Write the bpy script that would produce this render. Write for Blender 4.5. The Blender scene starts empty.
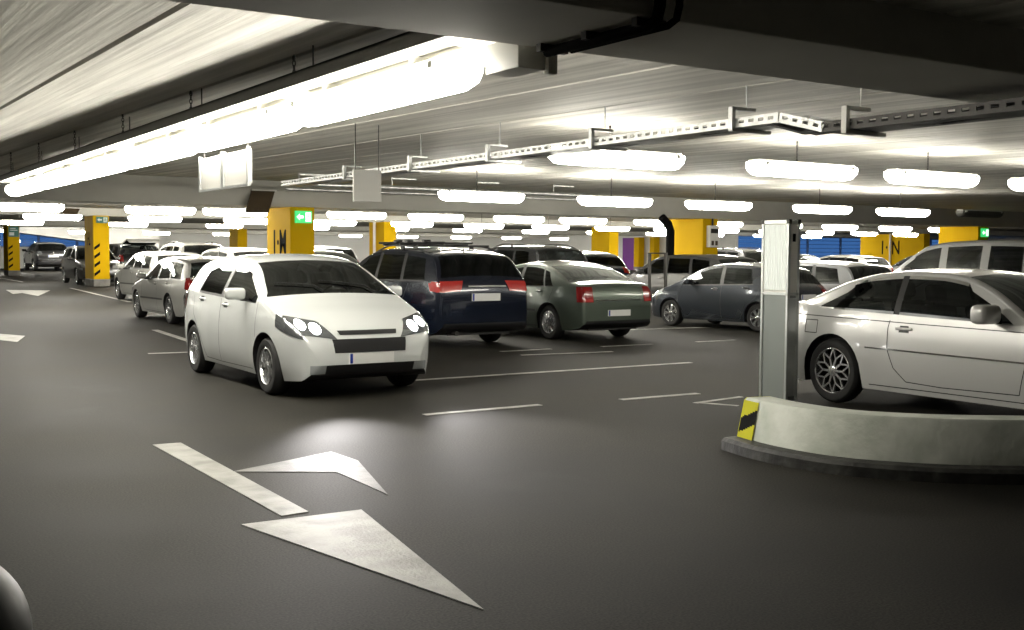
import bpy, bmesh, math, random
from mathutils import Vector, Matrix
from mathutils.bvhtree import BVHTree
random.seed(7)
C = bpy.context.scene.collection
PI = math.pi

# ------------------------------------------------------------------ materials
def mat(name, col, rough=.5, metal=0., coat=0., emit=None, estr=0., spec=.5):
    m = bpy.data.materials.new(name); m.use_nodes = True
    b = m.node_tree.nodes['Principled BSDF']
    b.inputs['Base Color'].default_value = (*col, 1)
    b.inputs['Roughness'].default_value = rough
    b.inputs['Metallic'].default_value = metal
    b.inputs['Coat Weight'].default_value = coat
    b.inputs['Coat Roughness'].default_value = .04
    b.inputs['Specular IOR Level'].default_value = spec
    if emit:
        b.inputs['Emission Color'].default_value = (*emit, 1)
        b.inputs['Emission Strength'].default_value = estr
    return m

def noisy(m, base_lo, base_hi, scale=(1, 1, 1), nscale=3., detail=6., bump=0., bscale=None, rough=None, ramp=(.35, .65)):
    """base colour from object-space noise, with an optional bump"""
    nt = m.node_tree; b = nt.nodes['Principled BSDF']
    tc = nt.nodes.new('ShaderNodeTexCoord'); mp = nt.nodes.new('ShaderNodeMapping')
    mp.inputs['Scale'].default_value = scale
    nt.links.new(tc.outputs['Object'], mp.inputs['Vector'])
    n = nt.nodes.new('ShaderNodeTexNoise'); n.inputs['Scale'].default_value = nscale; n.inputs['Detail'].default_value = detail
    nt.links.new(mp.outputs['Vector'], n.inputs['Vector'])
    r = nt.nodes.new('ShaderNodeValToRGB')
    r.color_ramp.elements[0].position, r.color_ramp.elements[1].position = ramp
    r.color_ramp.elements[0].color = (*base_lo, 1); r.color_ramp.elements[1].color = (*base_hi, 1)
    nt.links.new(n.outputs['Fac'], r.inputs['Fac']); nt.links.new(r.outputs['Color'], b.inputs['Base Color'])
    if bump:
        n2 = nt.nodes.new('ShaderNodeTexNoise'); n2.inputs['Scale'].default_value = bscale or nscale * 4; n2.inputs['Detail'].default_value = 4
        nt.links.new(mp.outputs['Vector'], n2.inputs['Vector'])
        bp = nt.nodes.new('ShaderNodeBump'); bp.inputs['Strength'].default_value = bump; bp.inputs['Distance'].default_value = .02
        nt.links.new(n2.outputs['Fac'], bp.inputs['Height']); nt.links.new(bp.outputs['Normal'], b.inputs['Normal'])
    if rough:
        mr = nt.nodes.new('ShaderNodeMapRange'); mr.inputs['To Min'].default_value = rough[0]; mr.inputs['To Max'].default_value = rough[1]
        nt.links.new(n.outputs['Fac'], mr.inputs['Value']); nt.links.new(mr.outputs['Result'], b.inputs['Roughness'])
    return m

def asphalt():
    m = mat('asphalt', (.03, .03, .027), .5, spec=.08)
    nt = m.node_tree; b = nt.nodes['Principled BSDF']; L = nt.links.new
    tc = nt.nodes.new('ShaderNodeTexCoord')
    def noise(s, d, sc=(1, 1, 1)):
        mp = nt.nodes.new('ShaderNodeMapping'); mp.inputs['Scale'].default_value = sc
        L(tc.outputs['Object'], mp.inputs['Vector'])
        n = nt.nodes.new('ShaderNodeTexNoise'); n.inputs['Scale'].default_value = s; n.inputs['Detail'].default_value = d
        L(mp.outputs['Vector'], n.inputs['Vector']); return n.outputs['Fac']
    big, fine = noise(.6, 8), noise(85, 2)
    r = nt.nodes.new('ShaderNodeValToRGB'); e = r.color_ramp.elements
    e[0].position, e[1].position = .35, .68
    e[0].color, e[1].color = (.009, .0085, .0072, 1), (.026, .0243, .0203, 1); L(big, r.inputs['Fac'])
    mx = nt.nodes.new('ShaderNodeMix'); mx.data_type = 'RGBA'; mx.blend_type = 'MULTIPLY'; mx.inputs['Factor'].default_value = .8
    r2 = nt.nodes.new('ShaderNodeValToRGB'); e = r2.color_ramp.elements
    e[0].position, e[1].position = .3, .7; e[0].color, e[1].color = (.25, .25, .24, 1), (1.75, 1.75, 1.7, 1); L(fine, r2.inputs['Fac'])
    L(r.outputs['Color'], mx.inputs['A']); L(r2.outputs['Color'], mx.inputs['B']); L(mx.outputs['Result'], b.inputs['Base Color'])
    mr = nt.nodes.new('ShaderNodeMapRange'); mr.inputs['To Min'].default_value = .58; mr.inputs['To Max'].default_value = .82
    L(big, mr.inputs['Value']); L(mr.outputs['Result'], b.inputs['Roughness'])
    bp = nt.nodes.new('ShaderNodeBump'); bp.inputs['Strength'].default_value = .2; bp.inputs['Distance'].default_value = .004
    L(fine, bp.inputs['Height']); L(bp.outputs['Normal'], b.inputs['Normal'])
    return m

def glassmat(name, tint, gloss=(.9, .95, .95)):
    m = bpy.data.materials.new(name); m.use_nodes = True; nt = m.node_tree; nt.nodes.clear(); L = nt.links.new
    o = nt.nodes.new('ShaderNodeOutputMaterial'); mix = nt.nodes.new('ShaderNodeMixShader')
    lw = nt.nodes.new('ShaderNodeLayerWeight'); lw.inputs['Blend'].default_value = .5
    pw = nt.nodes.new('ShaderNodeMath'); pw.operation = 'POWER'; pw.inputs[1].default_value = 4.5; L(lw.outputs['Facing'], pw.inputs[0])
    fr = nt.nodes.new('ShaderNodeMath'); fr.operation = 'MULTIPLY_ADD'; fr.inputs[1].default_value = .9; fr.inputs[2].default_value = .04; L(pw.outputs[0], fr.inputs[0])
    t = nt.nodes.new('ShaderNodeBsdfTransparent'); t.inputs['Color'].default_value = (*tint, 1)
    g = nt.nodes.new('ShaderNodeBsdfGlossy'); g.inputs['Roughness'].default_value = .02; g.inputs['Color'].default_value = (*gloss, 1)
    L(fr.outputs[0], mix.inputs[0]); L(t.outputs[0], mix.inputs[1]); L(g.outputs[0], mix.inputs[2]); L(mix.outputs[0], o.inputs[0])
    return m

M = {}
M['asphalt'] = asphalt()
M['ceil'] = noisy(mat('ceiling_concrete', (.5, .48, .42), .62), (.44, .425, .38), (.82, .80, .73), (5., .12, 1), 1.5, 7, .35, 3., ramp=(.3, .66))  # stretched streaks paint stains and the shading of plank ribs into the colour
M['beam'] = noisy(mat('beam_concrete', (.5, .49, .45), .75), (.44, .43, .39), (.53, .52, .47), (.4, .4, .4), 1.3, 5, .1, 12)
M['wall'] = noisy(mat('white_plaster', (.7, .7, .67), .8), (.74, .74, .71), (.82, .82, .79), (.3, .3, .3), 1, 4)
M['yellow'] = noisy(mat('yellow_paint', (.85, .5, .01), .85, spec=.15), (.58, .35, .002), (.65, .40, .003), (.6, .6, .6), 1.2, 4)
M['black'] = mat('black_paint', (.008, .008, .008), .95, spec=.08)
M['rubber'] = mat('rubber', (.012, .012, .012), .75)
M['plastic'] = mat('black_plastic', (.015, .015, .016), .42)
M['cabin'] = mat('cabin_trim', (.012, .012, .013), .8)
M['seat'] = mat('seat_fabric', (.03, .03, .032), .85)
M['greyplinth'] = noisy(mat('plinth', (.16, .155, .14), .7), (.12, .115, .1), (.2, .19, .17), (1, 1, 1), 3, 5)
M['steel'] = noisy(mat('galvanised', (.55, .56, .55), .38, .85), (.42, .43, .42), (.62, .63, .62), (1, 1, 1), 6, 4)
M['darksteel'] = mat('dark_steel', (.045, .043, .04), .5, .6)
M['alu'] = mat('brushed_alu', (.62, .64, .63), .33, .9)
M['lampwhite'] = mat('lamp_housing', (.78, .77, .72), .45)
M['rail'] = mat('rail_grey', (.10, .098, .088), .6)
M['zinc'] = mat('zinc_sheet', (.24, .26, .25), .45, .5)
M['chrome'] = mat('chrome', (.85, .86, .87), .08, 1.)
M['rim'] = mat('rim_silver', (.72, .73, .74), .22, .9)
M['brake'] = mat('brake_dark', (.02, .02, .02), .6, .4)
M['red'] = mat('tail_red', (.22, .008, .008), .15, 0, .8)
M['redlit'] = mat('tail_red_clear', (.42, .03, .025), .18, 0, .8)
M['lens'] = mat('headlamp_lens', (.62, .66, .68), .08, .5, 1.)
M['lenslit'] = mat('headlamp_lit', (.9, .9, .9), .1, 0, 1., (1, .97, .95), 40.)
M['lampdark'] = mat('headlamp_cover', (.16, .17, .18), .08, .6, 1.)
M['plate'] = mat('plate_white', (.72, .72, .7), .4)
M['plateblue'] = mat('plate_blue', (.01, .04, .3), .4)
M['glass'] = glassmat('car_glass', (.13, .145, .142))
M['pane'] = glassmat('window_pane', (.8, .86, .9))
M['glassdark'] = glassmat('car_glass_dark', (.05, .058, .058))
M['white'] = noisy(mat('road_paint', (.6, .6, .56), .6), (.14, .138, .124), (.29, .285, .262), (1, 1, 1), 5, 8, .2, 60, ramp=(.25, .6))
M['worn'] = noisy(mat('worn_road_paint', (.2, .2, .18), .6), (.09, .088, .08), (.21, .205, .185), (1, 1, 1), 5, 8, .2, 60, ramp=(.25, .6))
M['faded'] = noisy(mat('faded_road_paint', (.13, .13, .12), .6), (.03, .029, .026), (.085, .082, .073), (1, 1, 1), 5, 8, .2, 60)
M['concrete'] = noisy(mat('barrier_concrete', (.5, .52, .46), .75), (.33, .36, .30), (.56, .58, .52), (1, 1, 1), 3.2, 9, .3, 20, ramp=(.25, .6))
M['kerb'] = noisy(mat('kerb', (.07, .07, .065), .6), (.008, .008, .007), (.045, .045, .04), (1, 1, 1), 6, 8, .4, 24)
M['hazyellow'] = mat('hazard_yellow', (.42, .40, .008), .8, spec=.2)
M['green'] = mat('exit_green', (.02, .4, .09), .4, 0, 0, (.05, .75, .2), .9)
M['exitwhite'] = mat('exit_white', (.8, .8, .8), .4, 0, 0, (.9, 1, .9), 1.6)
M['greendull'] = mat('sign_green', (.015, .13, .10), .45)
M['greenpale'] = mat('sign_pale', (.5, .6, .56), .45)
M['signwhite'] = mat('sign_white', (.40, .395, .37), .6)
M['bluesteel'] = mat('blue_steel', (.16, .28, .6), .5)
M['purple'] = mat('purple_panel', (.16, .03, .25), .5)
M['brown'] = mat('brown_duct', (.085, .06, .035), .55, .3)
M['lightbox'] = mat('lightbox_white', (.8, .83, .78), .5, 0, 0, (.95, 1., .93), .28)
M['post'] = noisy(mat('bollard_grey', (.05, .05, .045), .5), (.03, .03, .027), (.055, .055, .05), (1, 1, 1), 4, 4)
M['tube'] = mat('lamp_tube', (.9, .9, .85), .5, 0, 0, (1., .955, .84), 30.)
M['tubemid'] = mat('lamp_tube_mid', (.9, .9, .85), .5, 0, 0, (1., .955, .84), 70.)
M['tubelong'] = mat('lamp_tube_long', (.9, .9, .85), .5, 0, 0, (1., .955, .84), 42.)
M['tubeback'] = mat('lamp_tube_back', (.9, .9, .85), .5, 0, 0, (1., .955, .84), 190.)
M['tubefar'] = mat('lamp_tube_far', (.9, .9, .85), .5, 0, 0, (1., .955, .84), 130.)
M['unlit'] = mat('lamp_unlit', (.10, .10, .09), .4)
M['mural'] = noisy(mat('mural', (.03, .18, .2), .6), (.01, .05, .16), (.04, .3, .28), (1, 1, 1), .9, 5)

PAINTS = {}
def paint(name, col, rough=.32, metal=.35):
    if name not in PAINTS: PAINTS[name] = mat('paint_' + name, col, rough, metal, .7)
    return PAINTS[name]

# ------------------------------------------------------------------ mesh helpers
def link(name, me, mats, parent=None, smooth=False):
    o = bpy.data.objects.new(name, me); C.objects.link(o)
    for m in (mats if isinstance(mats, (list, tuple)) else [mats]): me.materials.append(m)
    if parent: o.parent = parent
    if smooth:
        me.polygons.foreach_set('use_smooth', [True] * len(me.polygons)); me.set_sharp_from_angle(angle=math.radians(smooth if smooth > 1 else 35))
    return o
def obj(name, bm, mats, parent=None, smooth=False, keepn=False):
    if not keepn: bmesh.ops.recalc_face_normals(bm, faces=bm.faces)
    me = bpy.data.meshes.new(name); bm.to_mesh(me); bm.free()
    return link(name, me, mats, parent, smooth)
def empty(name, loc=(0, 0, 0), rz=0):
    o = bpy.data.objects.new(name, None); C.objects.link(o); o.location = loc; o.rotation_euler = (0, 0, rz); o.empty_display_size = .2; return o
def tag(o, label=None, cat=None, group=None, kind=None):
    if label: o['label'] = label
    if cat: o['category'] = cat
    if group: o['group'] = group
    if kind: o['kind'] = kind
    return o
def setmi(faces, mi):
    for f in faces: f.material_index = mi
def box(bm, lo, hi, mi=0, bev=0, mat4=None):
    r = bmesh.ops.create_cube(bm, size=1); vs = r['verts']
    for v in vs: v.co = Vector([(lo[i] + hi[i]) / 2 + v.co[i] * (hi[i] - lo[i]) for i in range(3)])
    fs = list({f for v in vs for f in v.link_faces})
    setmi(fs, mi)
    if bev:
        es = list({e for v in vs for e in v.link_edges})
        r = bmesh.ops.bevel(bm, geom=es, offset=bev, segments=3, profile=.5, affect='EDGES')
        setmi(r['faces'], mi)
        vs = list({v for f in r['faces'] for v in f.verts})
    if mat4 is not None:
        bmesh.ops.transform(bm, matrix=mat4, verts=list(vs))
    return vs
def bx(lo, hi, bev=0):
    bm = bmesh.new(); box(bm, lo, hi, 0, bev); return bm
def tube(bm, pts, r, n=8, mi=0):
    pts = [Vector(p) for p in pts]; rings = []
    for i, p in enumerate(pts):
        d = (pts[min(i + 1, len(pts) - 1)] - pts[max(i - 1, 0)]).normalized()
        a = d.orthogonal().normalized(); b = d.cross(a)
        if rings: # keep twist low
            pa = rings[-1][1]; a = (pa - d * pa.dot(d)).normalized(); b = d.cross(a)
        rings.append(([bm.verts.new(p + (a * math.cos(2 * PI * k / n) + b * math.sin(2 * PI * k / n)) * r) for k in range(n)], a))
    for i in range(len(rings) - 1):
        A, B = rings[i][0], rings[i + 1][0]
        for k in range(n): bm.faces.new((A[k], A[(k + 1) % n], B[(k + 1) % n], B[k])).material_index = mi
    for R in (rings[0][0], rings[-1][0][::-1]): bm.faces.new(R).material_index = mi
def lathe(bm, prof, n=32, axis='y', mi=0, closed=False):
    """prof: list of (radius, along-axis)"""
    rings = []
    for r, h in prof:
        rings.append([bm.verts.new((r * math.cos(2 * PI * k / n), h, r * math.sin(2 * PI * k / n)) if axis == 'y' else (r * math.cos(2 * PI * k / n), r * math.sin(2 * PI * k / n), h)) for k in range(n)])
    m = len(rings)
    for i in range(m if closed else m - 1):
        A, B = rings[i], rings[(i + 1) % m]
        for k in range(n): bm.faces.new((A[k], A[(k + 1) % n], B[(k + 1) % n], B[k])).material_index = mi
    if not closed:
        for R in (rings[0], rings[-1]):
            try: bm.faces.new(R).material_index = mi
            except ValueError: pass
def poly_prism(bm, pts, z0, z1, mi=0):
    a = [bm.verts.new((x, y, z0)) for x, y in pts]; b = [bm.verts.new((x, y, z1)) for x, y in pts]
    n = len(pts)
    for f in [bm.faces.new(a[::-1]), bm.faces.new(b)] + [bm.faces.new((a[i], a[(i + 1) % n], b[(i + 1) % n], b[i])) for i in range(n)]: f.material_index = mi
def lerp(a, b, t): return a + (b - a) * t
def curve(pts):
    xs = [p[0] for p in pts]; ys = [p[1] for p in pts]
    def f(x):
        if x <= xs[0]: return ys[0]
        for i in range(len(xs) - 1):
            if x <= xs[i + 1]:
                return lerp(ys[i], ys[i + 1], (x - xs[i]) / max(1e-9, xs[i + 1] - xs[i]))
        return ys[-1]
    return f
def smoothcurve(pts):
    """monotone-ish cubic (Catmull-Rom with limited tangents)"""
    xs = [p[0] for p in pts]; ys = [p[1] for p in pts]; n = len(xs)
    d = [(ys[i + 1] - ys[i]) / (xs[i + 1] - xs[i]) for i in range(n - 1)]
    m = [d[0]] + [0 if d[i - 1] * d[i] <= 0 else 2 * d[i - 1] * d[i] / (d[i - 1] + d[i]) for i in range(1, n - 1)] + [d[-1]]
    def f(x):
        if x <= xs[0]: return ys[0]
        if x >= xs[-1]: return ys[-1]
        i = max(k for k in range(n - 1) if xs[k] <= x); h = xs[i + 1] - xs[i]; t = (x - xs[i]) / h
        return (2 * t**3 - 3 * t**2 + 1) * ys[i] + (t**3 - 2 * t**2 + t) * h * m[i] + (-2 * t**3 + 3 * t**2) * ys[i + 1] + (t**3 - t**2) * h * m[i + 1]
    return f

# ------------------------------------------------------------------ cars
GF = curve([(.12, .915), (.2, .945), (.32, .98), (.45, .995), (.58, 1.), (.72, .99), (.82, .975), (.95, .95), (1.1, .93)])
NLOW, NG, NC, NT = 9, 5, 4, 5
class Shape: pass
def make_shape(sp):
    S = Shape(); S.__dict__.update(sp)
    S.top = smoothcurve(sp['topc']); S.belt = curve(sp['beltc']); S.rr = sp.get('rr', .085)
    L = S.L
    base = curve(sp.get('botc') or [(0, .36), (.04, .27), (.12, .20), (.4, .18), (L - .5, .19), (L - .15, .25), (L - .03, .33), (L, .42)])
    plan = smoothcurve(sp.get('plan') or [(0, .66), (.05, .78), (.14, .87), (.35, .945), (.7, .985), (1.2, 1), (L - 1.1, 1), (L - .55, .975), (L - .2, .93), (L - .05, .88), (L, .80)])
    def bot(x):
        z = base(x)
        for xw in S.wheels:
            ra = S.wr + .055
            if abs(x - xw) < ra: z = max(z, S.wr + math.sqrt(ra * ra - (x - xw) ** 2))
        return z
    S.bot = bot; S.plan = plan
    def half(x):
        W = S.W / 2 * plan(x); zt = S.top(x); rr = min(S.rr, max(.012, .5 * (zt - base(x))))
        ed = zt - rr; be = min(S.belt(x), ed); zb = min(bot(x), be - .012)
        fl = 0.
        for xw in S.wheels:   # slightly flared arches
            fl = max(fl, .016 * max(0, 1 - (abs(x - xw) / (S.wr + .28)) ** 2))
        pts = []
        for i in range(NLOW + 1):
            z = lerp(zb, be, i / NLOW); pts.append(((W + fl * (1 if z < .85 else .5)) * GF(z / S.H * 1.45), z))
        yb = pts[-1][0]; h = max(0, ed - be); ye = yb - S.tumble * h
        for i in range(1, NG + 1):
            t = i / NG; pts.append((yb - S.tumble * h * (t ** 1.15), lerp(be, ed, t)))
        cw = .055 + .02 * (h > .05)
        for i in range(1, NC + 1):
            a = PI / 2 * i / NC
            pts.append((ye - cw * (1 - math.cos(a)), ed + (rr * .62) * math.sin(a)))
        yc = ye - cw; zc = ed + rr * .62
        for i in range(1, NT + 1):
            t = i / NT; pts.append((yc * (1 - t), lerp(zc, zt, 1 - (1 - t) ** 2)))
        return pts
    S.half = half
    def yside(x, z):
        p = S.half(x); lo = NLOW + NG + 1
        for i in range(lo - 1):
            if p[i][1] <= z <= p[i + 1][1]:
                return lerp(p[i][0], p[i + 1][0], (z - p[i][1]) / max(1e-6, p[i + 1][1] - p[i][1]))
        return p[0][0] if z < p[0][1] else p[lo - 1][0]
    S.yside = yside
    return S

def bodymesh(S):
    """returns (body bmesh, windshield bmesh, rear window bmesh); local +x is forward"""
    xs = set([0, .012, .03, .055, .09, .14, .2, S.L - .012, S.L - .03, S.L - .055, S.L - .09, S.L - .14, S.L - .2, S.cowl, S.wtop, S.rtop, S.rbase, S.gend, S.gstart])
    for xw in S.wheels:
        ra = S.wr + .055
        for k in range(13): xs.add(xw + ra * math.cos(PI * k / 12) * .9999)
        xs.add(xw - ra - .002); xs.add(xw + ra + .002)
    x = .26
    while x < S.L - .2: xs.add(round(x, 3)); x += .06
    ss = sorted(x for x in xs if 0 <= x <= S.L); xs = [ss[0]]
    must = {S.cowl, S.wtop, S.rtop, S.rbase, S.gstart, S.gend, S.L}
    for x in ss[1:]:
        if x - xs[-1] > .0035 or x in must:
            if x in must and x - xs[-1] < .0035 and xs[-1] not in must: xs[-1] = x
            else: xs.append(x)
    bm, ws, rw = bmesh.new(), bmesh.new(), bmesh.new()
    P = [S.half(x) for x in xs]; n = len(P[0])
    def row(b, x, p): 
        X = S.L / 2 - x
        return [b.verts.new((X, y, z)) for y, z in p] + [b.verts.new((X, -y, z)) for y, z in p[-2::-1]]
    rows = [row(bm, x, p) for x, p in zip(xs, P)]; N = len(rows[0])
    g0, g1 = NLOW, NLOW + NG; t0 = NLOW + NG + NC
    wsq, rwq = [], []
    for i in range(len(xs) - 1):
        xm = (xs[i] + xs[i + 1]) / 2
        for j in range(N - 1):
            jj = j if j < n - 1 else N - 2 - j
            side = g0 <= jj < g1; top = jj >= t0
            if side and S.gstart < xm < S.gend: continue
            if top and S.cowl < xm < S.wtop: wsq.append((i, j)); continue
            if top and S.rtop < xm < S.rbase: rwq.append((i, j)); continue
            bm.faces.new((rows[i][j], rows[i + 1][j], rows[i + 1][j + 1], rows[i][j + 1]))
    bm.faces.new(rows[0]); bm.faces.new(rows[-1][::-1])
    # underside
    for i in range(len(xs) - 1):
        bm.faces.new((rows[i][0], rows[i][N - 1], rows[i + 1][N - 1], rows[i + 1][0])).material_index = 1
    for b, q in ((ws, wsq), (rw, rwq)):
        R = {}
        for i, j in q:
            vs = []
            for a, c in ((i, j), (i + 1, j), (i + 1, j + 1), (i, j + 1)):
                if (a, c) not in R: R[a, c] = b.verts.new(rows[a][c].co)
                vs.append(R[a, c])
            b.faces.new(vs)
    bmesh.ops.recalc_face_normals(bm, faces=bm.faces)
    return bm, ws, rw

def edge0(S, front):
    f = lambda x: (S.top(x) - min(S.rr, .5 * S.top(x))) - S.belt(x)
    x = S.cowl - .25 if front else S.rbase + .3
    while f(x) < .006: x += .01 if front else -.01
    return x
def lx(S, l, t):
    if len(l) == 2: return lerp(l[0], l[1], t)
    x0 = edge0(S, l[2] == 'f'); v = x0 + (l[0] if l[2] == 'f' else -l[0]) / max(1 - t, 1e-3)
    k = 9 if l[2] == 'f' else -9
    v = min(v, l[1] + 1.5) if k > 0 else max(v, l[1] - 1.5)
    return -math.log(math.exp(-k * (v - l[1])) + 1) / k + l[1]
def sidepatch(S, bm, l0, l1, t0, t1, mi=0, n=10, m=6, off=0., sides=(1, -1)):
    """patch on the greenhouse side between two slanted lines (x at belt, x at roof), t from belt to roof edge"""
    for s in sides:
        G = []
        for a in range(n + 1):
            r = []
            for b in range(m + 1):
                t = lerp(t0, t1, b / m); x = lerp(lx(S, l0, t), lx(S, l1, t), a / n)
                zt = S.top(x); ed = zt - min(S.rr, .5 * zt); be = min(S.belt(x), ed)
                z = lerp(be, ed, t); r.append(bm.verts.new((S.L / 2 - x, s * (S.yside(x, z) + off), z)))
            G.append(r)
        for a in range(n):
            for b in range(m):
                q = (G[a][b], G[a + 1][b], G[a + 1][b + 1], G[a][b + 1])
                bm.faces.new(q if s < 0 else q[::-1]).material_index = mi

def decal(S, bm, bvh, c4, plane, n=8, m=4, off=.006, mi=0):
    """bilinear patch thrown onto the body from the front, rear or a side; coordinates (y,z) or (x from nose,z)"""
    G = []
    for a in range(n + 1):
        r = []
        for b in range(m + 1):
            u, v = a / n, b / m
            p = [lerp(lerp(c4[0][k], c4[1][k], u), lerp(c4[3][k], c4[2][k], u), v) for k in (0, 1)]
            if plane == 'front': o, d = Vector((5, p[0], p[1])), Vector((-1, 0, 0))
            elif plane == 'rear': o, d = Vector((-5, p[0], p[1])), Vector((1, 0, 0))
            elif plane == 'top': o, d = Vector((S.L / 2 - p[0], p[1], 5)), Vector((0, 0, -1))
            else: sg = 1 if plane == 'left' else -1; o, d = Vector((S.L / 2 - p[0], 5 * sg, p[1])), Vector((0, -sg, 0))
            h, nn, _, dist = bvh.ray_cast(o, d)
            r.append(None if h is None or (d.y == 0 and d.z == 0 and abs(h.x) < S.L / 2 - (.24 if plane == 'rear' else .55)) else bm.verts.new(h - d * off))
        G.append(r)
    for a in range(n):
        for b in range(m):
            q = [G[a][b], G[a + 1][b], G[a + 1][b + 1], G[a][b + 1]]
            if all(q): bm.faces.new(q).material_index = mi
def seam(S, bm, bvh, pts, plane, w=.009, off=.003, mi=1):
    for (p, q) in zip(pts, pts[1:]):
        d = Vector((q[0] - p[0], q[1] - p[1])); L = d.length; d /= max(L, 1e-6); nr = Vector((-d.y, d.x)) * w / 2
        decal(S, bm, bvh, [(p[0] + nr.x, p[1] + nr.y), (q[0] + nr.x, q[1] + nr.y), (q[0] - nr.x, q[1] - nr.y), (p[0] - nr.x, p[1] - nr.y)], plane, max(1, int(L / .06)), 1, off, mi)

def rim_mesh(kind, r):
    bm = bmesh.new(); R = r
    lathe(bm, [(R, -.02), (R, .012), (R * .965, .018), (R * .93, .006), (R * .91, -.06), (R * .95, -.06)], 40, closed=True)
    def spoke(a0, r0, r1, w0, w1, a1=None, y0=.004, y1=.0):
        a1 = a0 if a1 is None else a1
        A = Vector((math.cos(a0) * r0, 0, math.sin(a0) * r0)); B = Vector((math.cos(a1) * r1, 0, math.sin(a1) * r1))
        d = (B - A).normalized(); nn = Vector((-d.z, 0, d.x))
        vs = []
        for P_, w, y in ((A, w0, y0), (B, w1, y1)):
            for s in (-1, 1):
                for dy in (0, -.03): vs.append(bm.verts.new(P_ + nn * w * s / 2 + Vector((0, y + dy, 0))))
        for f in ((0, 2, 6, 4), (1, 5, 7, 3), (0, 4, 5, 1), (2, 3, 7, 6), (0, 1, 3, 2), (4, 6, 7, 5)): bm.faces.new([vs[k] for k in f])
    if kind == 'mesh':      # crossing Y spokes
        for k in range(10):
            a = 2 * PI * k / 10
            spoke(a, R * .2, R * .56, .026, .022)
            for s in (-1, 1): spoke(a, R * .54, R * .93, .018, .016, a + s * PI / 10 * .95)
    elif kind == 'cap':     # wheel cover
        lathe(bm, [(R * .93, -.01), (R * .8, .006), (R * .3, .016), (.001, .018)], 32)
        for k in range(9): spoke(2 * PI * k / 9, R * .42, R * .86, .03, .035, y0=.028, y1=.018)
    else:
        for k in range(7):
            a = 2 * PI * k / 7
            spoke(a - .06, R * .18, R * .94, .034, .02, a - .13); spoke(a + .06, R * .18, R * .94, .034, .02, a + .13)
    lathe(bm, [(R * .24, -.02), (R * .22, .012), (R * .12, .02), (.001, .02)], 24)
    lathe(bm, [(R * .9, -.062), (.001, -.062)], 32, mi=1)
    return bm

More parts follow.
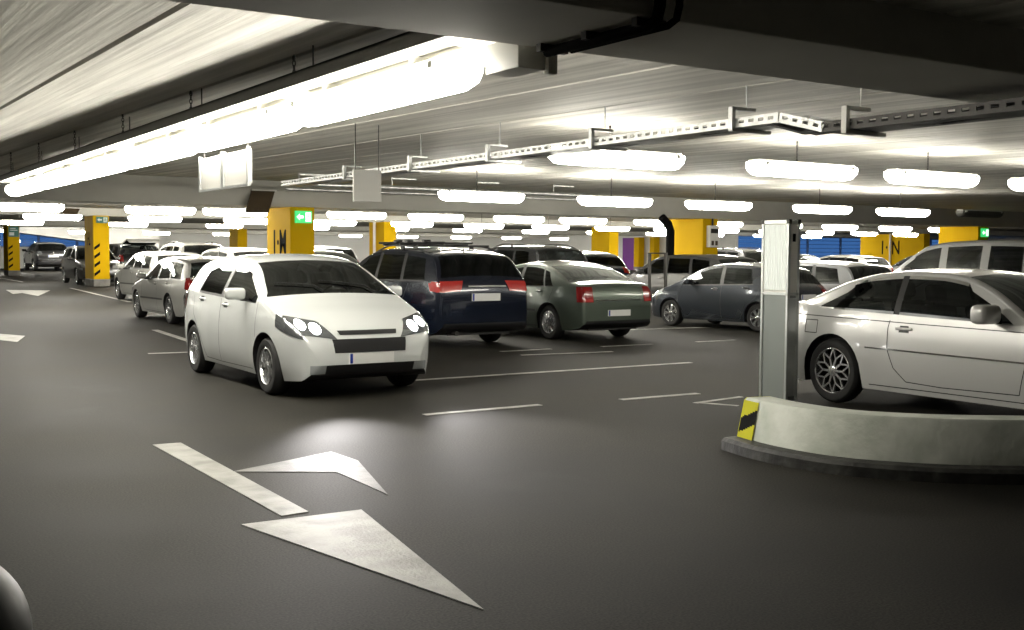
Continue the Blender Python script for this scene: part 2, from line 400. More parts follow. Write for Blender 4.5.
PROTO = {}
def prism(me, faces, off):
    pass
def build_car(type_, sp):
    """builds the prototype meshes of one model: a list of (name, mesh, slot materials, loc, rot, parent index)"""
    S = make_shape(sp); L = S.L
    body, ws, rw = bodymesh(S)
    bvh = BVHTree.FromBMesh(body)
    parts = []
    def part(name, bm, mats, loc=(0, 0, 0), rz=0, parent=None, smooth=35, solid=0, keepn=False, label=None):
        if not keepn: bmesh.ops.recalc_face_normals(bm, faces=bm.faces)
        if solid:
            bm.normal_update()
            bmesh.ops.solidify(bm, geom=list(bm.faces), thickness=solid)
        me = bpy.data.meshes.new(name); bm.to_mesh(me); bm.free()
        for m_ in mats: me.materials.append(m_)
        if smooth:
            me.polygons.foreach_set('use_smooth', [True] * len(me.polygons)); me.set_sharp_from_angle(angle=math.radians(smooth))
        parts.append((name, me, loc, rz, parent, label)); return len(parts) - 1
    # pillars and roof rails of the greenhouse join the body
    lines = S.side[0]; kinds = S.side[1]
    side_glass = []
    for k, kd in enumerate(kinds):
        l0, l1 = lines[k], lines[k + 1]
        if kd == 'g': side_glass.append((l0, l1)); 
        else: sidepatch(S, body, l0, l1, 0, 1, 0 if kd == 'p' else 1, 4 if kd == 'b' else 8)
    wl0, wl1 = S.winspan
    for a, b_ in side_glass:
        sidepatch(S, body, a, b_, .92, 1, 0 if not S.chrome else 2, 10, 1); sidepatch(S, body, a, b_, 0, .07, 1 if not S.chrome else 2, 10, 1)
    # shut lines, handles recess, sills
    sb = bmesh.new()
    for pl in ('left', 'right'):
        for sm in S.seams: seam(S, sb, bvh, sm, pl)
        for mo in S.mould: decal(S, sb, bvh, mo, pl, 24, 1, .012, 1 if S.mouldblack else 2)
    # inner lining of the cabin is the cabin_trim side of a thin shell
    me = bpy.data.meshes.new('tmp'); sb.to_mesh(me); body.from_mesh(me); nf = len(me.polygons); bpy.data.meshes.remove(me); sb.free()
    body.normal_update()
    ib = part('body', body, [paint('silver', (.6, .6, .6)), M['plastic'], M['chrome']], smooth=32, keepn=True)
    part('windshield', ws, [M['glass']]); part('rear_window', rw, [M['glass'] if S.clear else M['glassdark']])
    for a, b_ in side_glass:
        for s in (1, -1):
            g = bmesh.new(); sidepatch(S, g, a, b_, .07, .92, 0, 10, 5, -.004, (s,))
            part('side_window', g, [M['glass'] if S.clear else M['glassdark']])
    # lamps, grille, plates
    for s in (1, -1):
        h = bmesh.new(); decal(S, h, bvh, [(s * y, z) for y, z in S.head], 'front', 14, 6, .008)
        decal(S, h, bvh, S.headside, 'left' if s > 0 else 'right', 8, 6, .008)
        part('headlight', h, [M['lens']], solid=0)
        t = bmesh.new(); decal(S, t, bvh, [(s * y, z) for y, z in S.tail], 'rear', 14, 6, .01)
        decal(S, t, bvh, S.tailside, 'left' if s > 0 else 'right', 8, 6, .01)
        for band in S.tailclear: decal(S, t, bvh, [(s * y, z) for y, z in band], 'rear', 10, 2, .014, 1)
        part('tail_light', t, [M['red'], M['redlit']])
    g = bmesh.new()
    for q in S.grille: decal(S, g, bvh, q, 'front', 20, 4, .008)
    part('grille', g, [M['plastic']])
    if S.bars:
        g = bmesh.new()
        for q in S.bars: decal(S, g, bvh, q, 'rear', 20, 1, .016)
        part('tailgate_trim', g, [M['chrome']])
    def plate(z, xx, name='license_plate'):
        g = bmesh.new(); o = Vector((5 * xx, 0, z)); hit = bvh.ray_cast(o, Vector((-xx, 0, 0)))[0]
        X = hit.x if hit else xx * L / 2
        a, b_ = sorted((X + xx * .004, X + xx * .022))
        box(g, (a, -.255, z - .055), (b_, .255, z + .055)); 
        y0 = .262 * xx if xx < 0 else -.262
        e = X + xx * .0225
        ys = (-.245, -.215) if xx > 0 else (.215, .245)
        v = [g.verts.new(p) for p in ((e, ys[0], z - .05), (e, ys[1], z - .05), (e, ys[1], z + .05), (e, ys[0], z + .05))]
        g.faces.new(v).material_index = 1
        part(name, g, [M['plate'], M['plateblue']], smooth=0, keepn=True)
    plate(S.platez, -1); plate(.42, 1)
    b_ = bmesh.new()
    for q in S.rearblack: decal(S, b_, bvh, q, 'rear', 20, 3, .008)
    for q in S.frontblack: decal(S, b_, bvh, q, 'front', 20, 3, .008)
    if S.exhaust: tube(b_, [(-L / 2 + .25, S.exhaust, .24), (-L / 2 + .03, S.exhaust, .24)], .035, 12, 1)
    for q in S.fog:
        for s in (1, -1):
            fg = bmesh.new(); decal(S, fg, bvh, [(s * y, z) for y, z in q], 'front', 6, 3, .012, 0); part('fog_light', fg, [M['lens']])
    part('bumper_trim', b_, [M['plastic'], M['darksteel'], M['lens']])
    if S.lamps:
        for s in (1, -1):
            h = bmesh.new()
            for (yy, zz, rr_) in S.lamps:
                pts = [(s * yy + rr_ * math.cos(2 * PI * k / 16), zz + rr_ * math.sin(2 * PI * k / 16)) for k in range(16)]
                hits = [bvh.ray_cast(Vector((5, a, b)), Vector((-1, 0, 0)))[0] for a, b in pts]
                if all(hits): h.faces.new([h.verts.new(p + Vector((.014, 0, 0))) for p in hits])
            part('headlight_bulb', h, [M['lens']], smooth=0)
    # wipers on the windscreen
    g = bmesh.new()
    for (ya, yb) in ((.50, -.08), (-.12, -.60)):
        pts = []
        for k in range(9):
            t = k / 8; x = lerp(S.cowl + .03, S.cowl + .12 + .10 * t, 1 if k else 0); y = lerp(ya, yb, t)
            zz = S.top(x); pts.append((L / 2 - x, y, zz - .02 * (y / .6) ** 2 + .02))
        tube(g, pts, .007, 5)
    part('wiper', g, [M['plastic']], smooth=50)
    # mirrors, handles
    for s in (1, -1):
        g = bmesh.new(); xm, zm = S.mirror; y = S.yside(xm, S.belt(xm) - .01)
        k_ = S.msize; box(g, (-.06 * k_, -.11 * k_, -.065 * k_), (.065 * k_, .11 * k_, .065 * k_), 0, .04 * k_, Matrix.Translation((L / 2 - xm, s * (y + .13 * k_), zm + .03)))
        box(g, (-.03, -.05, -.02), (.03, .05, .02), 1, .012, Matrix.Translation((L / 2 - xm - .01, s * (y + .02), zm - .03)))
        part('wing_mirror', g, [paint('silver', (.6, .6, .6)), M['plastic']], smooth=50)
    for s in (1, -1):
        for xh, zh in S.handles:
            g = bmesh.new(); y = S.yside(xh, zh)
            box(g, (-.095, -.014, -.014), (.095, .022 , .014), 0, .009, Matrix.Translation((L / 2 - xh, s * (y + .004), zh)))
            decal(S, g, bvh, [(xh - .06, zh - .035), (xh + .06, zh - .035), (xh + .05, zh + .03), (xh - .05, zh + .03)], 'left' if s > 0 else 'right', 4, 2, .002, 1)
            part('door_handle', g, [paint('silver', (.6, .6, .6)), M['plastic']], smooth=50)
    # cabin
    g = bmesh.new(); zb = S.belt((S.cowl + S.rbase) / 2)
    w = S.W / 2 * .86
    box(g, (L / 2 - S.rbase + .02, -w, .3), (L / 2 - S.cowl - .12, w, zb - .30), 0)            # floor pan
    box(g, (L / 2 - S.cowl - .75, -w, zb - .35), (L / 2 - S.cowl - .30, w, zb - .04), 0, .05)   # dashboard
    box(g, (L / 2 - S.rbase + .05, -w, zb - .35), (L / 2 - S.rtop + .15 , w, zb - .07), 0, .02)  # parcel shelf
    for (xx, ys) in S.seats:
        X = L / 2 - xx
        for y in ys:
            rot = Matrix.Translation((X, y, zb - .30)) @ Matrix.Rotation(-.2, 4, 'Y')
            box(g, (-.07, -.23, -.12), (.07, .23, .40 if S.H < 1.6 else .45), 1, .05, rot)
            box(g, (-.05, -.13, .43), (.05, .13, .60), 1, .045, rot)
            box(g, (-.01, -.06, .38), (.01, .06, .46), 1, 0, rot)
    # steering wheel
    X = L / 2 - S.cowl - .78; n = 20
    tube(g, [(X + .06 * math.cos(2 * PI * k / n), .36 + .18 * math.sin(2 * PI * k / n), zb - .02 + .17 * math.cos(2 * PI * k / n)) for k in range(n + 1)], .014, 6)
    part('interior', g, [M['cabin'], M['seat']], smooth=50)
    # wheel wells and under-body block close the arches
    g = bmesh.new()
    box(g, (-L / 2 + .2, -S.W / 2 * .62, .2), (L / 2 - .2, S.W / 2 * .62, .62))
    part('chassis', g, [M['rubber']], smooth=0)
    # wheels
    for xw in S.wheels:
        for s in (1, -1):
            g = bmesh.new(); r = S.wr; rr_ = S.rimr; tw = .1
            lathe(g, [(rr_ - .005, tw - .012), (rr_ + .02, tw), (r - .03, tw - .004), (r - .006, tw - .03), (r, tw - .06), (r, -tw + .03), (r - .02, -tw), (rr_, -tw)], 44, closed=True)
            iw = part('wheel', g, [M['rubber']], loc=(L / 2 - xw, s * (S.W / 2 - .012 - tw), r), rz=0 if s > 0 else PI, smooth=40)
            g = rim_mesh(S.rim, rr_); bmesh.ops.translate(g, verts=g.verts, vec=(0, tw - .022, 0))
            part('rim', g, [M['rim'], M['brake']], parent=iw, smooth=30)
    if S.rails:
        for s in (1, -1):
            g = bmesh.new(); x0, x1 = S.rails; pts = []
            for k in range(13):
                x = lerp(x0, x1, k / 12); y = S.half(x)[NLOW + NG + 2][0]; e = min(1, 3.5 * min(k / 12, 1 - k / 12) + .05)
                pts.append((L / 2 - x, s * (y - .02), S.top(x) - .06 + .085 * min(1, e)))
            tube(g, pts, .014, 8)
            for k in (1, 6, 11):
                p = pts[k]; box(g, (p[0] - .05, p[1] - .012, p[2] - .06), (p[0] + .05, p[1] + .012, p[2]))
            part('roof_rail', g, [M['plastic']], smooth=50)
    if S.antenna:
        g = bmesh.new(); x = S.antenna; z = S.top(x)
        tube(g, [(L / 2 - x, 0, z - .01), (L / 2 - x - .22, 0, z + .34)], .004, 6); box(g, (L / 2 - x - .03, -.02, z - .02), (L / 2 - x + .03, .02, z + .02), 0, .01)
        part('antenna', g, [M['plastic']])
    return parts, S

def spec(L, H, W, topc, beltc, wheels, wr, **k):
    d = dict(L=L, H=H, W=W, topc=topc, beltc=beltc, wheels=wheels, wr=wr, rimr=wr - .105, rim='spoke', tumble=.42, chrome=False, clear=False, rails=None, antenna=None,
             seams=[], mould=[], mouldblack=True, bars=[], rearblack=[], frontblack=[], exhaust=None, tailclear=[], fog=[], lamps=[], msize=1., winspan=(0, 1), grille=[])
    d.update(k)
    d.setdefault('headside', [(.12, .62), (.45, .68), (.45, .74), (.12, .72)])
    d.setdefault('seats', [(d['cowl'] + 1.12, (-.37, .37)), (d['cowl'] + 1.98, (-.42, 0, .42))])
    return d
def door_seams(x0, x1, x2, belt, zs=.24):
    """front and rear door outlines for five-door cars"""
    return [[(x0, belt), (x0 - .02, .6), (x0 + .03, .32), (x0 + .1, zs)], [(x1, belt), (x1, .6), (x1 + .02, zs)], [(x2 + .22, belt), (x2 + .14, .75), (x2 - .12, .55), (x2 - .3, zs)], [(x0 + .1, zs), (x1, zs - .01), (x2 - .3, zs)]]

SPECS = {}
SPECS['coupe'] = spec(4.49, 1.37, 1.757,
    [(0, .50), (.02, .60), (.1, .68), (.35, .76), (.8, .85), (1.1, .90), (1.3, .945), (1.5, 1.06), (1.82, 1.23), (2.1, 1.325), (2.4, 1.365), (2.75, 1.37), (3.1, 1.345), (3.45, 1.265), (3.8, 1.12), (4.02, 1.035), (4.2, 1.02), (4.40, .99), (4.455, .93), (4.48, .75), (4.49, .6)],
    [(0, .6), (1.3, .895), (2.5, .925), (3.6, .955), (4.1, .99), (4.49, .95)], (.80, 3.525), .325, rimr=.235, rim='mesh',
    cowl=1.3, wtop=2.12, rtop=3.22, rbase=4.0, gstart=1.46, gend=3.78, tumble=.5, rr=.07, msize=1.3, chrome=True, clear=True,
    side=([(1.46, 1.46), (.12, 2.06, 'f'), (2.72, 2.74), (2.79, 2.81), (.2, 3.36, 'r'), (3.78, 3.78)], ['p', 'g', 'b', 'g', 'p']),
    seams=[[(1.36, .90), (1.33, .6), (1.40, .3)], [(2.80, .95), (2.83, .8), (2.82, .6), (2.74, .42), (2.6, .3)], [(1.40, .3), (2.2, .285), (2.6, .3)], [(1.3, .84), (2.5, .855), (4.05, .88)],
           [(3.73, .70), (3.9, .70), (3.9, .83), (3.73, .83), (3.73, .70)], [(1.28, .235), (3.05, .235)]],
    mould=[[(1.28, .575), (3.08, .59), (3.08, .606), (1.28, .591)]], mouldblack=False,
    head=[(.40, .60), (.80, .62), (.80, .72), (.42, .70)], tail=[(.35, .80), (.85, .76), (.85, .90), (.35, .93)], tailside=[(4.2, .78), (4.47, .76), (4.47, .9), (4.25, .91)],
    grille=[[(-.3, .52), (-.03, .52), (-.05, .64), (-.28, .64)], [(.03, .52), (.3, .52), (.28, .64), (.05, .64)], [(-.5, .25), (.5, .25), (.5, .36), (-.5, .36)]],
    platez=.72, mirror=(1.66, .96), handles=[(2.64, .80)], seats=[(2.55, (-.36, .36)), (3.45, (-.34, .34))])
SPECS['estate'] = spec(4.77, 1.5, 1.82,
    [(0, .5), (.03, .62), (.15, .72), (.5, .83), (1.0, .93), (1.3, .985), (1.5, 1.11), (2.0, 1.38), (2.3, 1.455), (2.7, 1.49), (3.4, 1.48), (4.0, 1.44), (4.3, 1.40), (4.42, 1.34), (4.64, 1.07), (4.71, .98), (4.76, .78), (4.77, .6)],
    [(0, .6), (1.3, .92), (2.5, .95), (4.6, .99), (4.77, .95)], (.88, 3.59), .32,
    cowl=1.3, wtop=2.12, rtop=4.36, rbase=4.64, gstart=1.5, gend=4.58, rails=(2.2, 4.25),
    side=([(1.5, 1.5), (.16, 2.1, 'f'), (2.60, 2.52), (2.70, 2.62), (3.56, 3.42), (3.66, 3.52), (4.32, 4.12), (4.6, 4.6)], ['p', 'g', 'b', 'g', 'b', 'g', 'p']),
    seams=door_seams(1.42, 2.66, 3.62, .95), mould=[[(1.35, .50), (3.2, .51), (3.2, .55), (1.35, .54)]],
    head=[(.42, .60), (.86, .64), (.86, .78), (.46, .72)], tail=[(.44, .85), (.88, .83), (.88, .99), (.38, 1.0)], tailside=[(4.5, .85), (4.75, .83), (4.73, .98), (4.42, .99)],
    tailclear=[[(.48, .86), (.86, .845), (.86, .88), (.46, .89)]],
    grille=[[(-.4, .5), (.4, .5), (.42, .66), (-.42, .66)], [(-.6, .24), (.6, .24), (.6, .36), (-.6, .36)]], bars=[[(-.38, .91), (.3, .91), (.3, .93), (-.38, .93)]],
    rearblack=[[(-.7, .25), (.7, .25), (.7, .36), (-.7, .36)]], platez=.76, mirror=(1.78, 1.0), handles=[(2.5, .87), (3.45, .9)], exhaust=.5)
SPECS['liftback'] = spec(4.6, 1.46, 1.8,
    [(0, .5), (.03, .62), (.15, .72), (.5, .83), (.95, .92), (1.25, .965), (1.45, 1.09), (1.95, 1.345), (2.25, 1.42), (2.65, 1.455), (3.0, 1.44), (3.4, 1.365), (3.9, 1.19), (4.15, 1.095), (4.45, 1.06), (4.53, 1.0), (4.58, .78), (4.6, .6)],
    [(0, .6), (1.25, .91), (2.5, .94), (4.15, 1.0), (4.6, .97)], (.9, 3.6), .32, rim='cap',
    cowl=1.25, wtop=2.05, rtop=3.32, rbase=4.14, gstart=1.45, gend=4.0, tumble=.46,
    side=([(1.45, 1.45), (.16, 2.05, 'f'), (2.52, 2.46), (2.62, 2.56), (3.40, 3.2), (3.46, 3.26), (3.72, 3.42), (4.0, 4.0)], ['p', 'g', 'b', 'g', 'b', 'g', 'p']),
    seams=door_seams(1.38, 2.58, 3.5, .95), mould=[[(1.35, .50), (3.2, .51), (3.2, .55), (1.35, .54)]],
    head=[(.42, .60), (.84, .64), (.84, .78), (.46, .72)], tail=[(.58, .72), (.9, .72), (.9, 1.0), (.58, 1.0)], tailside=[(4.42, .72), (4.59, .72), (4.57, 1.0), (4.36, 1.0)],
    tailclear=[[(.6, .735), (.86, .735), (.86, .775), (.6, .775)]], bars=[[(-.5, .745), (.5, .745), (.5, .765), (-.5, .765)]],
    grille=[[(-.4, .5), (.4, .5), (.42, .64), (-.42, .64)]], rearblack=[[(-.85, .235), (.85, .235), (.85, .33), (-.85, .33)]], platez=.52, mirror=(1.74, .98), handles=[(2.42, .86), (3.28, .89)])
SPECS['hatch'] = spec(4.0, 1.49, 1.74,
    [(0, .45), (.03, .6), (.12, .72), (.4, .87), (.7, .97), (.95, 1.06), (1.2, 1.19), (1.6, 1.38), (1.9, 1.455), (2.3, 1.49), (2.8, 1.475), (3.3, 1.42), (3.5, 1.36), (3.78, 1.05), (3.92, .93), (3.98, .72), (4.0, .55)],
    [(0, .6), (.95, .95), (2., .97), (3.8, 1.03), (4.0, .9)], (.78, 3.29), .305,
    cowl=.95, wtop=1.72, rtop=3.42, rbase=3.78, gstart=1.12, gend=3.72, tumble=.45,
    side=([(1.12, 1.12), (1.2, 1.6), (1.30, 1.66), (2.22, 2.16), (2.32, 2.26), (3.16, 3.0), (3.72, 3.72)], ['p', 'g', 'b', 'g', 'b', 'g']),
    seams=door_seams(1.05, 2.27, 3.1, .97), head=[(.36, .62), (.8, .68), (.8, .86), (.5, .80)], headside=[(.08, .62), (.5, .74), (.55, .87), (.15, .76)],
    tail=[(.55, .85), (.8, .8), (.76, 1.05), (.55, 1.05)], tailside=[(3.75, .82), (3.97, .8), (3.9, 1.04), (3.72, 1.1)],
    grille=[[(-.4, .48), (.4, .48), (.42, .62), (-.42, .62)], [(-.6, .24), (.6, .24), (.6, .36), (-.6, .36)]], rearblack=[[(-.6, .28), (.6, .28), (.6, .38), (-.6, .38)]],
    platez=.76, mirror=(1.42, 1.02), handles=[(2.1, .9), (2.96, .94)])
SPECS['hatch'].update(fog=[[(.5, .27), (.66, .27), (.66, .36), (.5, .36)]], lamps=[(.56, .73, .055), (.69, .77, .05)])
SPECS['hatch']['grille'] += [[(-.32, .66), (.32, .66), (.34, .705), (-.34, .705)]]
SPECS['hatch']['side'] = ([(1.12, 1.12), (.16, 1.6, 'f'), (2.22, 2.16), (2.32, 2.26), (3.14, 2.98), (3.72, 3.72)], ['p', 'g', 'b', 'g', 'p'])
SPECS['van'] = spec(4.4, 1.82, 1.79,
    [(0, .5), (.04, .68), (.2, .85), (.6, .99), (.95, 1.09), (1.15, 1.24), (1.6, 1.58), (1.85, 1.71), (2.3, 1.79), (3.2, 1.82), (4.05, 1.80), (4.25, 1.75), (4.33, 1.6), (4.37, 1.08), (4.39, .8), (4.4, .55)],
    [(0, .6), (.95, 1.04), (2.0, 1.10), (4.3, 1.12), (4.4, .9)], (.87, 3.55), .32, tumble=.2,
    cowl=.95, wtop=1.72, rtop=4.27, rbase=4.37, gstart=1.15, gend=4.27,
    side=([(1.15, 1.15), (1.22, 1.52), (1.30, 1.60), (2.2, 2.2), (2.36, 2.34), (3.16, 3.16), (3.32, 3.32), (4.1, 4.08), (4.27, 4.27)], ['p', 'g', 'p', 'p', 'p', 'g', 'p', 'p']),
    seams=[[(1.15, 1.05), (1.15, .3)], [(2.28, 1.7), (2.28, .24)], [(3.24, 1.7), (3.24, .24)], [(2.28, .24), (3.24, .24)]],
    head=[(.42, .68), (.82, .7), (.82, .9), (.5, .86)], tail=[(.72, .8), (.88, .8), (.88, 1.2), (.72, 1.2)], tailside=[(4.3, .8), (4.39, .8), (4.37, 1.2), (4.28, 1.2)],
    grille=[[(-.4, .55), (.4, .55), (.42, .7), (-.42, .7)]], platez=.7, mirror=(1.5, 1.14), handles=[(2.1, .96), (2.5, .96)])
SPECS['van']['side'] = ([(1.15, 1.15), (.18, 1.6, 'f'), (2.2, 2.2), (2.38, 2.36), (3.16, 3.16), (3.34, 3.34), (4.06, 4.04), (4.27, 4.27)], ['p', 'g', 'p', 'g', 'p', 'g', 'p'])
import copy
SPECS['wagon'] = copy.deepcopy(SPECS['estate'])
SPECS['wagon'].update(tail=[(.66, .78), (.9, .78), (.88, 1.04), (.68, 1.04)], tailside=[(4.58, .80), (4.76, .78), (4.72, 1.03), (4.56, 1.03)], tailclear=[], bars=[], rails=None)
SPECS['suv'] = spec(4.5, 1.72, 1.85,
    [(0, .6), (.03, .8), (.15, .93), (.6, 1.03), (1.1, 1.1), (1.3, 1.24), (1.7, 1.53), (2.0, 1.65), (2.5, 1.71), (3.4, 1.70), (3.95, 1.66), (4.15, 1.59), (4.4, 1.12), (4.46, .97), (4.49, .8), (4.5, .7)],
    [(0, .7), (1.1, 1.04), (2.5, 1.08), (4.4, 1.14), (4.5, 1.)], (.9, 3.55), .35, rails=(2.1, 4.0),
    cowl=1.1, wtop=1.88, rtop=4.08, rbase=4.38, gstart=1.3, gend=4.32, tumble=.36,
    side=([(1.3, 1.3), (.16, 1.85, 'f'), (2.4, 2.36), (2.5, 2.46), (3.36, 3.24), (3.46, 3.34), (4.08, 3.88), (4.32, 4.32)], ['p', 'g', 'b', 'g', 'p', 'g', 'p']),
    seams=door_seams(1.25, 2.45, 3.4, 1.06, .32), head=[(.42, .74), (.84, .76), (.84, .92), (.46, .88)], tail=[(.7, .85), (.9, .85), (.88, 1.2), (.7, 1.2)], tailside=[(4.36, .85), (4.48, .85), (4.4, 1.2), (4.3, 1.2)],
    grille=[[(-.42, .62), (.42, .62), (.42, .86), (-.42, .86)]], platez=.8, mirror=(1.6, 1.1), handles=[(2.3, .95), (3.2, .98)],
    botc=[(0, .45), (.04, .36), (.15, .28), (.4, .25), (4.0, .25), (4.35, .32), (4.47, .42), (4.5, .5)])

def car(type_, label, cat, loc, face, col, scale=1., group=None, name='car', extra=None, skip=(), swap=None, zs=1.):
    """face: heading of the nose in degrees (0 = +X, 90 = +Y)"""
    if type_ not in PROTO: PROTO[type_] = build_car(type_, SPECS[type_])
    parts, S = PROTO[type_]
    root = empty(name, loc, math.radians(face)); root.scale = (scale, scale, scale * zs)
    tag(root, label, cat, group)
    made = []; used = {}
    for (n, me, l, rz, par, lab) in parts:
        if n in skip: made.append(None); continue
        key = 'used'
        o = bpy.data.objects.new(n, me); C.objects.link(o)
        o.location = l; o.rotation_euler = (0, 0, rz)
        o.parent = root if par is None else made[par]
        if n in ('body', 'wing_mirror', 'door_handle'):
            o.material_slots[0].link = 'OBJECT'; o.material_slots[0].material = col
        if swap and n in swap:
            o.material_slots[0].link = 'OBJECT'; o.material_slots[0].material = swap[n]
        made.append(o)
    if extra: extra(root, S)
    return root

# ------------------------------------------------------------------ the setting
def struct(name, bm, m, label=None, smooth=False, parent=None):
    o = obj(name, bm, m, parent, smooth)
    if parent is None: tag(o, label, None, None, 'structure')
    return o
X0, X1, Y0, Y1 = -9., 100., -7., 98.
def slab_z(y): return 2.87 + max(0, min(22.5, y - 4.5)) * .0165
struct('floor', bx((X0, Y0, -.2), (X1, Y1, 0)), M['asphalt'], 'dark grey asphalt floor of the parking level')
# ceiling of precast planks (1.22 m wide with a joint), rising gently to the second beam
bm = bmesh.new()
prof0 = prof = [(Y0, 2.87), (4.5, 2.87), (27., slab_z(27)), (Y1, slab_z(27))]
xj = 1.92 - 9 * 1.22
while xj < X1:
    a, b = xj + .007, min(xj + 1.213, X1)
    prof = [(y, z) for y, z in prof0] if a < 64.2 else prof0[:3] + [(66.3, prof0[3][1])]
    n = len(prof); lo = [[bm.verts.new((x, y, z)) for x in (a, a + .02, b - .02, b)] for y, z in prof]
    for k, (y, z) in enumerate(prof):
        lo[k][0].co.z += .025; lo[k][3].co.z += .025
    for k in range(n - 1):
        for q in range(3): bm.faces.new((lo[k][q], lo[k + 1][q], lo[k + 1][q + 1], lo[k][q + 1]))
    xj += 1.22
for k in range(4):
    (ya, za), (yb, zb) = (prof0[:3] + [(66.3, prof0[3][1]), prof0[3]])[k:k + 2]
    X1c = X1 if k < 3 else 64.3
    v = [bm.verts.new(p) for p in ((X0, ya, za + .03), (X0, yb, zb + .03), (X1c, yb, zb + .03), (X1c, ya, za + .03))]
    w = [bm.verts.new(p) for p in ((X0, ya, za + .3), (X0, yb, zb + .3), (X1c, yb, zb + .3), (X1c, ya, za + .3))]
    bm.faces.new(v); bm.faces.new(w[::-1])
    for i in range(4): bm.faces.new((v[i], v[(i + 1) % 4], w[(i + 1) % 4], w[i]))
struct('ceiling', bm, M['ceil'], 'pale precast concrete ceiling planks with narrow joints')
for nm, (y0, y1, z0) in {'trim_1': (4.1, 5.06, 2.6), 'trim_2': (26.45, 27.5, 2.6), 'trim_3': (48.3, 49.3, 2.92), 'trim_4': (70.3, 71.3, 2.93), 'trim_5': (91, 92, 2.93)}.items():
    bm = bx((X0, y0, z0), (X1 if y0 < 60 else 64.2, y1, slab_z(y0) + .2), .015)
    struct(nm, bm, M['beam'], 'concrete ceiling beam across the garage, number %s from the camera' % ['one', 'two', 'three', 'four', 'five'][int(nm[-1]) - 1])
struct('wall_left', bx((X0 - .3, Y0, 0), (X0, Y1, 3.6)), M['greyplinth'], 'dark grey concrete side wall')
struct('wall_near', bx((X0, Y0 - .3, 0), (X1, Y0, 3.6)), M['greyplinth'], 'dark grey concrete wall behind the viewpoint')
struct('wall_right', bx((X1, Y0, 0), (X1 + .3, 66, 3.6)), M['wall'], 'pale plastered wall at the right end')
bm = bmesh.new()      # far wall with an opening at its left end
box(bm, (X0, Y1, 0), (14, Y1 + .3, 3.6)); box(bm, (26, Y1, 0), (64, Y1 + .3, 3.6)); box(bm, (14, Y1, 0), (26, Y1 + .3, 1.75)); box(bm, (14, Y1, 2.95), (26, Y1 + .3, 3.6))
struct('wall_far', bm, M['wall'], 'white far wall behind the rows of parked cars')
struct('wall_side', bx((64, 66, 0), (64.3, Y1, 3.6)), M['wall'], 'white wall returning beside the blue windows')
bm = bmesh.new()      # window band
box(bm, (64.3, 66, 0), (X1, 66.3, 1.05)); box(bm, (64.3, 66, 2.98), (X1, 66.3, 3.6))
struct('wall_back', bm, M['wall'], 'low parapet wall below the blue window band')
def glazing(name, x0, x1, y, z0, z1, step, lab):
    root = empty(name, (x0, y, z0)); tag(root, lab, None, None, 'structure')
    f = bmesh.new(); W, H = x1 - x0, z1 - z0
    box(f, (0, -.05, 0), (W, .05, .07)); box(f, (0, -.05, H - .07), (W, .05, H))
    k = 0
    while k * step <= W + .01:
        box(f, (k * step - .09, -.06, .07), (k * step + .09, .06, H - .07)); k += 1
    obj('window_frame', f, M['bluesteel'], root)
    r = bmesh.new()
    for q in range(1, 6): box(r, (0, -.02, H * q / 6 - .018), (W, .02, H * q / 6 + .018))
    obj('railing', r, M['bluesteel'], root)
    g = bmesh.new(); box(g, (0, -.008, .07), (W, .008, H - .07)); obj('pane', g, M['pane'], root)
glazing('window_1', 64.3, X1, 66.15, 1.05, 2.98, 4.1, 'long band of blue lit windows behind the parked cars')
glazing('window_2', 14, 26, Y1 + .15, 1.75, 2.95, 3.0, 'teal blue window opening on the far left under the ramp')
# ramp on the far left
bm = bmesh.new()
for y in (90., 94.):
    pass
v = [bm.verts.new(p) for p in ((12, 88, 3.0), (24, 88, 1.55), (24, 88, 3.2), (12, 88, 3.2), (12, 90.6, 3.0), (24, 90.6, 1.55), (24, 90.6, 3.2), (12, 90.6, 3.2))]
for f in ((0, 1, 2, 3), (4, 7, 6, 5), (0, 4, 5, 1), (1, 5, 6, 2), (2, 6, 7, 3), (3, 7, 4, 0)): bm.faces.new([v[k] for k in f])
struct('trim_6', bm, M['wall'], 'white sloping underside of a ramp on the far left')
# end wall panels with colour, seen past the middle column
bm = bmesh.new(); box(bm, (63.86, 78.7, .0), (63.98, 80.4, 2.9)); o = obj('poster', bm, M['purple']); tag(o, 'purple poster seen past the big yellow column', 'poster')

